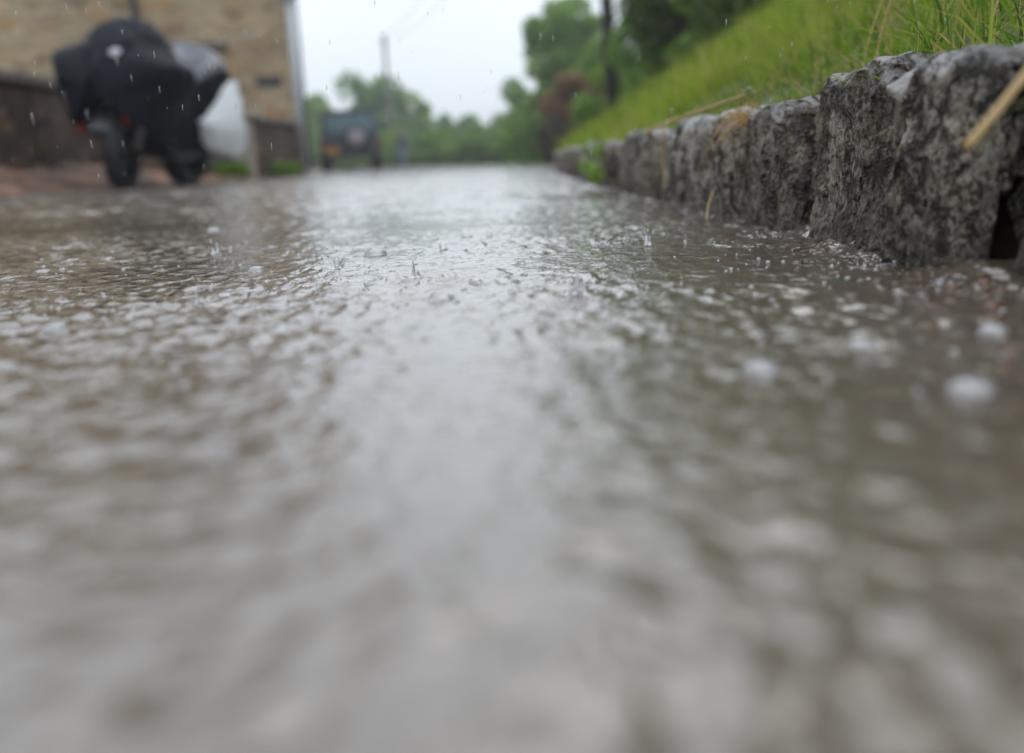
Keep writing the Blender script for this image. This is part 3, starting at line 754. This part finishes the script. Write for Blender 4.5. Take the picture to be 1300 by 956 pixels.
SHR = [((2.75, 12.4, 1.3), (.8, .8, 1.4), 'dark', 'dark green shrub second from the utility pole on the bank'), ((3.05, 10.6, 1.35), (.85, .8, 1.5), 'mid', 'shrub with mid green leaves between two dark shrubs on the bank'),
       ((2.9, 8.9, 1.35), (.75, .75, 1.3), 'dark', 'dark shrub in the middle of the bank top with bare brown stems'), ((3.05, 7.6, 1.35), (.7, .7, 1.3), 'dark', 'dark shrub above the two dry stalks'),
       ((3.2, 6.5, 1.4), (.7, .7, 1.2), 'mid', 'shrub at the right end of the row on the bank top')]
for k, (b_, r3, kd, lb) in enumerate(SHR):
    tree('bank_shrub', b_, ((0, 0, .9), (r3[0]*1.25, r3[1]*1.2, r3[2]*1.25)), 26, 9000, .055, kd, lb, 'shrub', 'shrubs along the top of the grass bank', .05, 30+k)
tree('distant_tree', (-9.3, 58, 0), ((0, 0, 3.4), (2.6, 2.4, 3.2)), 40, 7000, .20, 'blue', 'tallest distant tree rising behind the far pole', 'tree', 'distant trees beyond the road', .2, 50)
tree('distant_tree', (-6.9, 60, 0), ((0, 0, 2.9), (2.0, 2.0, 2.8)), 34, 6000, .20, 'mid', 'distant tree right of the far pole', 'tree', 'distant trees beyond the road', .2, 51)
tree('distant_tree', (-13.0, 56, 0), ((0, 0, 2.3), (2.5, 2.0, 2.6)), 34, 6000, .20, 'mid', 'low spreading tree behind the parked four wheel drive', 'tree', 'distant trees beyond the road', .18, 52)
tree('distant_tree', (-3.4, 66, 0), ((0, 0, 1.9), (3.2, 2.0, 2.0)), 34, 6000, .20, 'blue', 'low bluish tree at the right of the distant row', 'tree', 'distant trees beyond the road', .16, 53)
tree('distant_tree', (1.0, 70, 0), ((0, 0, 2.0), (3.2, 2.0, 2.5)), 34, 5000, .22, 'blue', 'pale far tree left of the round roadside tree', 'tree', 'distant trees beyond the road', .16, 54)
tree('distant_tree', (-17.5, 60, 0), ((0, 0, 3.2), (3.2, 2.0, 2.4)), 24, 5000, .22, 'blue', 'distant tree half hidden behind the corner of the stone house', 'tree', 'distant trees beyond the road', .16, 55)
HG = [(-9.8, 47, 'mid', 'green hedge section behind the four wheel drive'), (-6.6, 46, 'bright', 'bright hedge section behind the walking person'), (-3.6, 44, 'bright', 'yellow green hedge section right of the walking person'), (-1.0, 42, 'mid', 'hedge section at the end of the road below the pale sky'), (1.2, 41, 'bright', 'hedge section beside the brown hedge')]
for k, (x, y, kd, lb) in enumerate(HG):
    tree('hedge', (x, y, 0), ((0, 0, .75), (2.1, .9, 1.15)), 34, 9000, .11, kd, lb, 'hedge', 'hedges across the end of the road', .06, 60+k)

for k, (b_, zc, lb) in enumerate([((3.5, 14.6, 1.5), 4.6, 'tall tree whose brown trunk rises between the bank shrubs'), ((5.4, 9.2, 1.5), 4.3, 'tall tree above the right end of the bank'), ((5.0, 5.2, 1.5), 4.4, 'tall tree nearest the kerb, above the grass')]):
    tree('bank_tree', b_, ((-.3, 0, zc), (2.3, 2.4, 2.2)), 40, 12000, .10, 'mid', lb, 'tree', None, .14, 140+k)
tree('leafy_shrub', (1.5, 29, 0), ((0, 0, 1.6), (1.5, 1.0, 1.9)), 30, 8000, .09, 'mid', 'green shrub filling the space under the round tree', 'shrub', seed=171)
tree('leafy_shrub', (3.3, 27, .8), ((0, 0, 1.5), (1.3, 1.0, 1.8)), 30, 8000, .09, 'bright', 'tall light shrub seen through beside the utility pole', 'shrub', seed=172)
g = np.random.default_rng(77)
cc = [(g.uniform(-24, 16), 74+g.uniform(-2, 2), g.uniform(0, 1.8)) for _ in range(130)]
V, F, T = leaf_cloud(g, cc, [1.1]*130, 22000, .17)
link('undergrowth', np_mesh('undergrowth', V, F, False, T), LV['blue'], label='dense mass of far undergrowth closing the view behind the trees', cat='undergrowth', kind='stuff')
# weeds by the left wall
for k, (x, y, lb) in enumerate([(-3.55, 10.6, 'patch of green weeds at the foot of the wall beside the gate'), (-3.35, 12.2, 'green weeds growing at the foot of the pale pillar')]):
    root = empty('wall_weeds', (x, y, .05), label=lb, cat='weeds'); g = np.random.default_rng(90+k)
    V, F, T = leaf_cloud(g, [(g.uniform(-.25, .25), g.uniform(-.25, .25), .06) for _ in range(8)], [.10]*8, 900, .03)
    link('leaves', np_mesh('leaves', V, F, False, T), LV['bright'], root)

# ------------------------------------------------------------------ utility poles and wires
def pole(base, h, r_, label, mat, lean=(0, 0), aw=.7):
    root = empty('utility_pole', base, (lean[0], lean[1], 0), label=label, cat='utility pole')
    m = MB(); m.tube([(0, 0, -.5), (0, 0, h*.5), (0, 0, h)], [r_*1.15, r_, r_*.8], 14); m.build('shaft', mat, root, True)
    m = MB(); m.box(-aw, aw, -.16, -.06-.0, h-.55, h-.43, .01); m.build('crossarm', mat, root)
    for sx in (-.85*aw, .85*aw):
        m = MB(); m.lathe([(.02, h-.43), (.035, h-.40), (.03, h-.37), (.045, h-.34), (.02, h-.30)], 10, Matrix.Translation((sx, -.11, 0))); m.build('insulator', M_white, root, True)
    return root
pole((2.27, 17, 1.1), 7.2, .125, 'dark wooden utility pole standing on the bank at the right', M_pole, (0, R(-3)))
pole((-6.85, 50, 0), 7.7, .13, 'far grey utility pole in front of the distant trees', M_polefar, aw=.22)
def wire(a, b_, sag, lb):
    a = Vector(a); b_ = Vector(b_); m = MB(); m.tube([a.lerp(b_, t_)-Vector((0, 0, sag*4*t_*(1-t_))) for t_ in np.linspace(0, 1, 24)], .012, 5)
    m.build('overhead_wire', M_iron, label=lb, cat='wire', group='overhead wires between the poles')
wire((1.5, 16.9, 7.95), (-7.05, 49.9, 7.42), 1.0, 'left overhead wire running between the two utility poles')
wire((2.3, 16.9, 7.95), (-6.25, 49.9, 7.42), 1.1, 'right overhead wire running between the two utility poles')
# slim lamp post near the house corner
lp = empty('thin_pole', (-7.15, 30, 0), label='thin dark steel pole just right of the house downpipe', cat='pole')
m = MB(); m.tube([(0, 0, -.2), (0, 0, 6.4)], [.08, .055], 12); m.build('post', M_iron, lp, True)
m = MB(); m.lathe([(.06, 6.39), (.075, 6.42), (.06, 6.46), (.01, 6.48)], 12); m.build('cap', M_zinc, lp, True)

# ------------------------------------------------------------------ house
ang = math.atan2(-2.05, -7.0)   # direction of the gable wall from the visible corner
hs = empty('stone_house', (-3.46, 14, 0), (0, 0, ang+math.pi), label='tan rubble stone house with a blank gable wall at the left of the road', cat='house')
# local: -X runs along the gable to the left, +Y runs away from the camera
def wall_slab(name, x0, x1, y0, y1, z0, z1): m = MB(); m.box(x0, x1, y0, y1, z0, z1); return m.build(name, M_house, hs)
m = MB(); W = 7.4; Z = 5.2; AP = 7.6
vs_ = [(-W, 0, -.2), (0, 0, -.2), (0, 0, Z), (-W/2, 0, AP), (-W, 0, Z)]
f_ = [m.b.verts.new(v) for v in vs_]; k_ = [m.b.verts.new((v[0], .5, v[2])) for v in vs_]
m.b.faces.new(f_); m.b.faces.new(k_[::-1])
for i in range(5): m.b.faces.new((f_[i], f_[(i+1) % 5], k_[(i+1) % 5], k_[i]))
m.build('gable_wall', M_house, hs)
wall_slab('side_wall', -.5, 0, .501, 7, -.2, Z); wall_slab('side_wall', -W, -W+.5, .501, 7, -.2, Z); wall_slab('back_wall', -W+.001, -.001, 7.001, 7.5, -.2, Z)
m = MB()
for s in (0, 1):
    xa, xb = (.25, -W/2) if s == 0 else (-W-.25, -W/2)
    q = [m.b.verts.new(p) for p in ((xa, -.15, Z-.18), (xa, 7.7, Z-.18), (xb, 7.7, AP+.05), (xb, -.15, AP+.05))]
    q2 = [m.b.verts.new(v.co+Vector((0, 0, .15))) for v in q]
    m.b.faces.new(q); m.b.faces.new(q2[::-1])
    for i in range(4): m.b.faces.new((q[i], q[(i+1) % 4], q2[(i+1) % 4], q2[i]))
rf = m.build('roof', M_slate, hs)
m = MB(); m.box(-W/2-.5, -W/2+.5, .3, .95, AP-.3, AP+1.1, .02); m.build('chimney', M_house, rf)
for (y0, z0, z1) in ((1.6, .9, 2.1), (4.8, .9, 2.1), (1.6, 3.3, 4.4), (4.8, 3.3, 4.4)):
    m = MB(); m.box(.002, .05, y0, y0+1, z0-.1, z1+.1, .01); f = m.build('window', M_white, hs)
    m = MB(); m.box(.04, .058, y0+.08, y0+.92, z0, z1); m.build('pane', M_glass, f)
m = MB(); m.box(.002, .06, 3.2, 4.1, 0, 2.1, .01); d = m.build('door', M_green, hs)
m = MB(); m.tube([(.06, 3.3, 1.0), (.10, 3.3, 1.0), (.10, 3.38, 1.0)], .012, 6); m.build('handle', M_metal, d)
m = MB(); m.box(-.62, -.22, -.035, .001, 1.46, 1.62, .008); m.build('wall_plaque', M_paintd, hs)
m = MB(); m.box(-2.45, -1.0, -.10, .001, 2.02, 2.14, .02); m.build('stone_ledge', M_cap, hs)
m = MB(); m.tube([(-2.32, -.09, 0), (-2.32, -.09, 5.1)], .055, 10); m.build('downpipe', M_iron, hs, True)
m = MB(); m.tube([(.02, -.10, 0), (.02, -.10, 2.85)], .06, 12); m.box(-.10, .14, -.22, .02, 2.8, 3.05, .02); m.tube([(.02, -.10, 3.0), (.02, -.10, 5.1)], .05, 12)
m.build('downpipe', M_zinc, hs, True)

# ------------------------------------------------------------------ low wall, gate, pillar
def along(pts, h, th, name, label):
    root = empty(name, (*pts[0], 0), label=label, cat='wall')
    m = MB(); mc = MB()
    for (a, b_) in zip(pts, pts[1:]):
        L = math.dist(a, b_); an = math.atan2(b_[1]-a[1], b_[0]-a[0])
        M_ = Matrix.Translation((a[0]-pts[0][0], a[1]-pts[0][1], 0)) @ Matrix.Rotation(an, 4, 'Z')
        vs = m.box(0, L, -th/2, th/2, -.1, h, .03, M_)
        x = 0
        while x < L-.05:
            l = min(.35+.3*random.random(), L-x)
            mc.box(x+.006, x+l-.006, -th/2-.04, th/2+.04, h+.002, h+.075+.02*random.random(), .015, M_); x += l
    o = m.build('masonry', M_lowwall, root)
    mc.build('coping', M_cap, root)
    return root
along([(-3.8, 2.5), (-3.72, 6.3), (-3.85, 8.2), (-3.85, 10.1)], .78, .32, 'garden_wall', 'low dark rubble garden wall behind the covered motorcycle')
along([(-3.72, 11.75), (-3.6, 13.75)], .78, .32, 'garden_wall', 'short stretch of low wall joining the pillar to the house')
pl = empty('gate_pillar', (-3.75, 11.55, 0), label='pale stone gate pillar standing right of the covered motorcycle', cat='pillar')
m = MB(); m.box(-.2, .2, -.2, .2, -.1, .82, .02); m.build('shaft', M_pil, pl)
m = MB(); m.box(-.25, .25, -.25, .25, .822, .90, .015); m.lathe([(.12, .898), (.14, .95), (.17, 1.02), (.12, 1.12), (.02, 1.15)], 16); m.build('cap', M_pil, pl)
gt = empty('wooden_gate', (-3.85, 10.2, 0), (0, 0, R(86)), label='dark boarded gate between the wall and the pale pillar', cat='gate')
m = MB()
for k in range(8): m.box(k*.14+.004, k*.14+.132, -.015, .015, .06, .80, .004)
m.build('boards', M_green, gt)
for z in (.2, .62): m = MB(); m.box(0, 1.12, .017, .05, z, z+.08, .004); m.build('rail', M_green, gt)

# ------------------------------------------------------------------ covered motorcycle
bk = empty('covered_motorcycle', (-2.83, 6.0, 0), (0, R(9), R(-5)), label='motorcycle under a black and silver rain cover parked at the left edge of the road', cat='motorcycle')
def wheel(name, x, y, z, r_, w_, parent, rimmat=M_blackm, spoke=5, steer=0):
    root = bpy.data.objects.new(name, None); C.objects.link(root); root.parent = parent; root.location = (x, y, z); root.rotation_euler = (0, R(90), steer)
    m = MB(); t_ = r_*.22
    m.lathe([(r_-t_, -w_/2), (r_-t_*.3, -w_/2), (r_, -w_*.25), (r_, w_*.25), (r_-t_*.3, w_/2), (r_-t_, w_/2)], 36, close=True); m.build('tyre', M_dark, root, True)
    m = MB(); m.lathe([(r_-t_-.02, -w_*.4), (r_-t_+.003, -w_*.45), (r_-t_+.003, w_*.45), (r_-t_-.02, w_*.4)], 36, close=True)
    m.lathe([(.04, -w_*.4), (.05, -w_*.3), (.05, w_*.3), (.04, w_*.4)], 16)
    for k in range(spoke):
        a = 2*math.pi*k/spoke; m.tube([(.03*math.cos(a), .03*math.sin(a), 0), ((r_-t_)*math.cos(a), (r_-t_)*math.sin(a), 0)], [.022, .014], 6)
    m.build('rim', rimmat, root, True); return root
wheel('wheel', 0, .02, .29, .295, .12, bk, steer=R(14)); wheel('wheel', .03, .92, .29, .295, .15, bk)
for sx in (-1, 1): m = MB(); m.tube([(sx*.10, .02, .29), (sx*.10, .20, .78)], [.028, .024], 10); m.build('fork_leg', M_metal, bk, True)
m = MB()
V = []
for k in range(13):
    a = R(20+150*k/12); V.append([(x_, .02-.335*math.cos(a)*1.0, .29+.335*math.sin(a)) for x_ in (-.075, -.05, .05, .075)])
vv = [[m.b.verts.new((p[0], p[1], p[2]-(.03 if i in (0, 3) else 0))) for i, p in enumerate(r3)] for r3 in V]
for a_, b_ in zip(vv, vv[1:]):
    for i in range(3): m.b.faces.new((a_[i], a_[i+1], b_[i+1], b_[i]))
m.build('mudguard', M_blackm, bk, True)
m = MB(); m.box(-.17, .17, .45, .95, .22, .55, .05); m.box(-.14, .14, .5, .9, .5, .72, .05); m.tube([(-.16, .4, .3), (-.17, .8, .22), (-.18, 1.4, .3)], [.03, .035, .05], 10); m.build('engine', M_blackm, bk)
m = MB(); m.tube([(-.2, .7, .25), (-.34, .62, .0)], .015, 8); m.box(-.37, -.31, .58, .66, -.01, .006); m.build('side_stand', M_blackm, bk)
m = MB(); m.box(-.12, .12, -.03, .02, .56, .72, .03); m.build('headlight', M_glass, bk)
m = MB(); m.box(.04, .13, -.16, -.12, .46, .52, .01); m.build('reflector', M_red, bk)
m = MB(); m.box(-.27, -.21, -.12, -.08, .38, .43, .01); m.build('reflector', M_red, bk)
m = MB(); m.box(.14, .26, .9, 1.3, .24, .5, .03); m.build('exhaust', M_metal, bk)
TAB_SQ = lambda y: y if y < .3 else .3+(y-.3)*.74
def lerp_tab(tab, y):
    ys_ = [r3[0] for r3 in tab]; return [float(np.interp(y, ys_, [r3[i] for r3 in tab])) for i in range(1, len(tab[0]))]
#      y     top   dome_w  flare_w flare_z hem_w hem_z
TAB = [(-.37, .74, .01, .03, .71, .02, .66), (-.34, .82, .04, .12, .76, .08, .62), (-.30, .89, .08, .22, .81, .14, .56), (-.24, .98, .14, .36, .86, .22, .48), (-.14, 1.08, .20, .44, .89, .28, .42), (0, 1.17, .23, .48, .90, .30, .37),
       (.16, 1.20, .24, .47, .88, .30, .34), (.30, 1.14, .22, .38, .85, .29, .33), (.45, .98, .20, .31, .82, .29, .34), (.65, .98, .20, .31, .80, .31, .33),
       (.85, 1.05, .24, .33, .86, .35, .30), (1.0, 1.12, .27, .36, .92, .38, .28), (1.2, 1.13, .27, .36, .92, .38, .27), (1.4, 1.09, .24, .33, .85, .34, .27), (1.52, .95, .12, .22, .75, .24, .30), (1.58, .80, .04, .10, .68, .12, .40)]
TAB = [(TAB_SQ(r3[0]), *r3[1:]) for r3 in TAB]
def cover_pt(y, t_):
    T, dw, fw, fz, hw, hz = lerp_tab(TAB, y)
    s = -1 if t_ < 0 else 1; q = abs(t_)
    kx = [0, .12, .25, .38, .52, .62, .8, 1.0]
    X = np.interp(q, kx, [0, dw*.55, dw*.95, dw*1.18, fw, fw*.97, (fw+hw)/2*.98, hw]); Zz = np.interp(q, kx, [T, T-.012, T-.09, fz+.09, fz, fz-.09, (fz+hz)/2, hz])
    return s*X, Zz
def cover_mesh(name, y0, y1, t0, t1, ny, nt_, offset, seed, mat, bulge=0, th=.004, t0b=None):
    Ys = np.linspace(y0, y1, ny); Ts = np.linspace(t0, t1, nt_); P = np.zeros((ny, nt_, 3))
    for i, yy in enumerate(Ys):
        row = np.array([cover_pt(yy, q) for q in np.linspace(t0 if t0b is None else t0+(t0b-t0)*(i/(ny-1)), t1 if t0b is None else t1-.34*abs(2*i/(ny-1)-1.1)**2.2, nt_)])
        for _ in range(2): row[1:-1] = (row[:-2]+row[1:-1]*2+row[2:])/4
        P[i, :, 0] = row[:, 0]; P[i, :, 1] = yy; P[i, :, 2] = row[:, 1]
    for _ in range(3): P[1:-1] = (P[:-2]+2*P[1:-1]+P[2:])/4
    nrm = np.cross(np.gradient(P, axis=0), np.gradient(P, axis=1)); nrm /= np.linalg.norm(nrm, axis=2)[..., None]+1e-9
    out = np.sign((nrm*(P-np.array([0, .7, .6]))).sum(2).mean()); nrm *= out
    q = P.copy(); q[..., 2] *= .35
    fold = perlin(q*7+seed)*.022+perlin(q*16+seed)*.012+(.25-np.abs(perlin(q*11+seed+4)))*.022
    P += nrm*(fold+offset)[..., None]
    if bulge:
        bt = np.sin(np.linspace(0, math.pi, nt_))[None, :]*np.sin(np.linspace(0, math.pi, ny))[:, None]; P[..., 0] += bulge*bt
    F = grid_faces(ny, nt_)
    o = link(name, np_mesh(name, P.reshape(-1, 3), F), mat, bk)
    md = o.modifiers.new('thickness', 'SOLIDIFY'); md.thickness = th; md.offset = 0
    return o
cv = cover_mesh('cover', -.37, 1.245, -1, 1, 90, 90, 0, 3, M_cover)
cover_mesh('cover_panel', .50, 1.21, .84, 1.18, 40, 34, .018, 3, M_silver, .15, t0b=.40)
cover_mesh('cover_panel', .46, 1.15, -.02, .47, 40, 30, .012, 3, M_grey)  # blue-grey sheen over the seat, painted as its own panel
m = MB(); m.lathe([(.002, -.004), (.055, -.004), (.065, 0), (.055, .006), (.002, .008)], 24, Matrix.Translation((.10, -.262, .935)) @ Matrix.Rotation(R(48), 4, 'X') @ Matrix.Diagonal((.62, .6, 1, 1)))
em = m.build('emblem', M_hubgrey, cv, True)

# ------------------------------------------------------------------ four wheel drive seen from behind
M_body = flat('dark_teal_paint', (.022, .045, .058), .35, .15, 2, Coat_Weight=.4)
M_teal = flat('teal_tinted_glass', (.11, .20, .225), .2, .08, 2)
M_plate = flat('yellow_plate', (.55, .28, .05), .5, .05, 5)
M_hub = flat('pale_wheel_cover', (.38, .36, .40), .5, .1, 5)
jp = empty('four_wheel_drive', (-4.50, 24, 0), (0, 0, R(10)), label='dark teal four wheel drive parked by the hedge, spare wheel on its back', cat='car'); jp.scale = (1, 1, .93)
m = MB(); m.box(-.88, .88, 0, 3.1, .45, 1.05, .05); m.box(-.86, .86, 3.05, 4.0, .45, 1.0, .08); m.build('body', M_body, jp)
m = MB(); vs = m.box(-.84, .84, .03, 2.55, 1.052, 1.80, .05)
for v in vs:
    if v.co.z > 1.4: v.co.x *= .90; v.co.y = .10+(v.co.y-.03)*.93
cb = m.build('cabin', M_body, jp)
m = MB(); m.box(-.66, .66, -.012, .03, 1.14, 1.66, .02, Matrix.Rotation(R(-4.5), 4, 'X') @ Matrix.Translation((0, .0, 0))); 
wdw = m.build('rear_window', M_teal, jp); wdw.location = (0, -.10+.02, .0)
for s in (-1, 1):
    m = MB(); m.box(-.01, .01, .35, 2.2, 1.16, 1.62, .005); o = m.build('side_window', M_teal, jp); o.location = (s*.815, 0, 0); o.rotation_euler = (0, R(-6*s), 0)
m = MB(); m.box(-.78, .78, .15, 2.4, 1.80, 1.86, .02); m.build('roof_rack', M_blackm, jp)
for s in (-1, 1):
    for yy in (.75, 3.1): wheel('wheel', s*.78, yy, .37, .37, .22, jp)
sp = wheel('spare_wheel', .20, -.20, 1.0, .36, .22, jp); sp.rotation_euler = (R(90), 0, 0)
m = MB(); m.lathe([(.002, .09), (.22, .10), (.25, .115), (.22, .13), (.002, .14)], 28); o = m.build('wheel_cover', M_hub, sp, True)
m = MB(); m.box(-.88, .88, -.16, -.01, .42, .56, .03); m.build('bumper', M_blackm, jp)
for s in (-1, 1):
    m = MB(); m.box(s*.78-.05, s*.78+.05, -.03, .01, .68, .92, .012); m.build('tail_light', M_red, jp)
m = MB(); m.box(-.70, -.32, -.185, -.162, .52, .70, .006); m.build('number_plate', M_plate, jp)

# ------------------------------------------------------------------ walking person far away
M_skin = flat('skin', (.42, .27, .2), .6, .05); M_jkt = flat('navy_jacket', (.02, .022, .045), .6, .2); M_jean = flat('blue_jeans', (.10, .19, .30), .8, .15); M_hair = flat('brown_hair', (.045, .025, .015), .6, .2); M_shoe = flat('tan_shoes', (.2, .14, .09), .6, .2)
ps = empty('person', (-4.95, 40, .0), (0, 0, R(8)), label='person in a dark jacket and light blue jeans walking away on the road', cat='person')
def skinned(name, verts, edges, radii, mat, parent, sub=2):
    me = bpy.data.meshes.new(name); me.from_pydata(verts, edges, []); me.update()
    o = link(name, me, mat, parent)
    md = o.modifiers.new('skin', 'SKIN'); md.use_smooth_shade = True
    for i, r3 in enumerate(radii): me.skin_vertices[0].data[i].radius = (r3 if isinstance(r3, tuple) else (r3, r3))
    me.skin_vertices[0].data[0].use_root = True
    s2 = o.modifiers.new('sub', 'SUBSURF'); s2.levels = sub; s2.render_levels = sub
    return o
bvx = [(0, 0, .93), (0, 0, 1.12), (0, .01, 1.35), (0, .01, 1.47), (0, -.01, 1.56), (0, 0, 1.66),
       (-.17, 0, 1.40), (-.22, .03, 1.14), (-.20, -.06, .93), (-.19, -.08, .84), (.17, 0, 1.40), (.22, -.03, 1.14), (.21, -.12, .94), (.20, -.15, .85),
       (-.10, 0, .88), (-.11, -.10, .50), (-.11, -.02, .09), (-.11, -.15, .04), (.10, 0, .88), (.11, .10, .50), (.11, .26, .12), (.11, .20, .04)]
be = [(0, 1), (1, 2), (2, 3), (3, 4), (4, 5), (2, 6), (6, 7), (7, 8), (8, 9), (2, 10), (10, 11), (11, 12), (12, 13), (0, 14), (14, 15), (15, 16), (16, 17), (0, 18), (18, 19), (19, 20), (20, 21)]
br = [(.14, .10), (.13, .09), (.15, .10), .05, .085, .07, .05, .04, .032, .03, .05, .04, .032, .03, .08, .055, .04, .035, .08, .055, .04, .035]
skinned('body', bvx, be, br, M_skin, ps)
skinned('jacket', [(0, 0, .90), (0, 0, 1.12), (0, .01, 1.36), (0, .01, 1.45), (-.18, 0, 1.41), (-.23, .03, 1.14), (-.21, -.06, .92), (.18, 0, 1.41), (.23, -.03, 1.14), (.22, -.12, .93)],
        [(0, 1), (1, 2), (2, 3), (2, 4), (4, 5), (5, 6), (2, 7), (7, 8), (8, 9)], [(.20, .15), (.18, .13), (.19, .13), .09, .08, .07, .055, .08, .07, .055], M_jkt, ps)
skinned('trousers', [(0, 0, .90), (-.10, 0, .84), (-.11, -.10, .50), (-.11, -.02, .12), (.10, 0, .84), (.11, .10, .50), (.11, .25, .15)], [(0, 1), (1, 2), (2, 3), (0, 4), (4, 5), (5, 6)], [(.16, .12), .10, .075, .065, .10, .075, .065], M_jean, ps)
skinned('hair', [(0, .02, 1.58), (0, .03, 1.64), (0, .02, 1.69)], [(0, 1), (1, 2)], [.085, .10, .075], M_hair, ps)
for s, yy, zz in ((-1, -.10, .045), (1, .22, .05)):
    m = MB(); m.box(s*.11-.05, s*.11+.05, yy-.10, yy+.14, zz-.045, zz+.045, .03); m.build('shoe', M_shoe, ps, True)

# ------------------------------------------------------------------ rain haze
m = MB(); m.box(-470, 470, -470, 470, -1.1, 14)
t = NT('rain_haze'); pv = t.n('ShaderNodeVolumePrincipled', {'Color': (.93, .96, 1.0, 1), 'Density': .0031, 'Anisotropy': .2}); t.t.links.new(pv.outputs[0], t.out.inputs['Volume'])
m.build('haze', t.m, label='thin grey rain haze hanging over the whole street', cat='haze', kind='stuff')
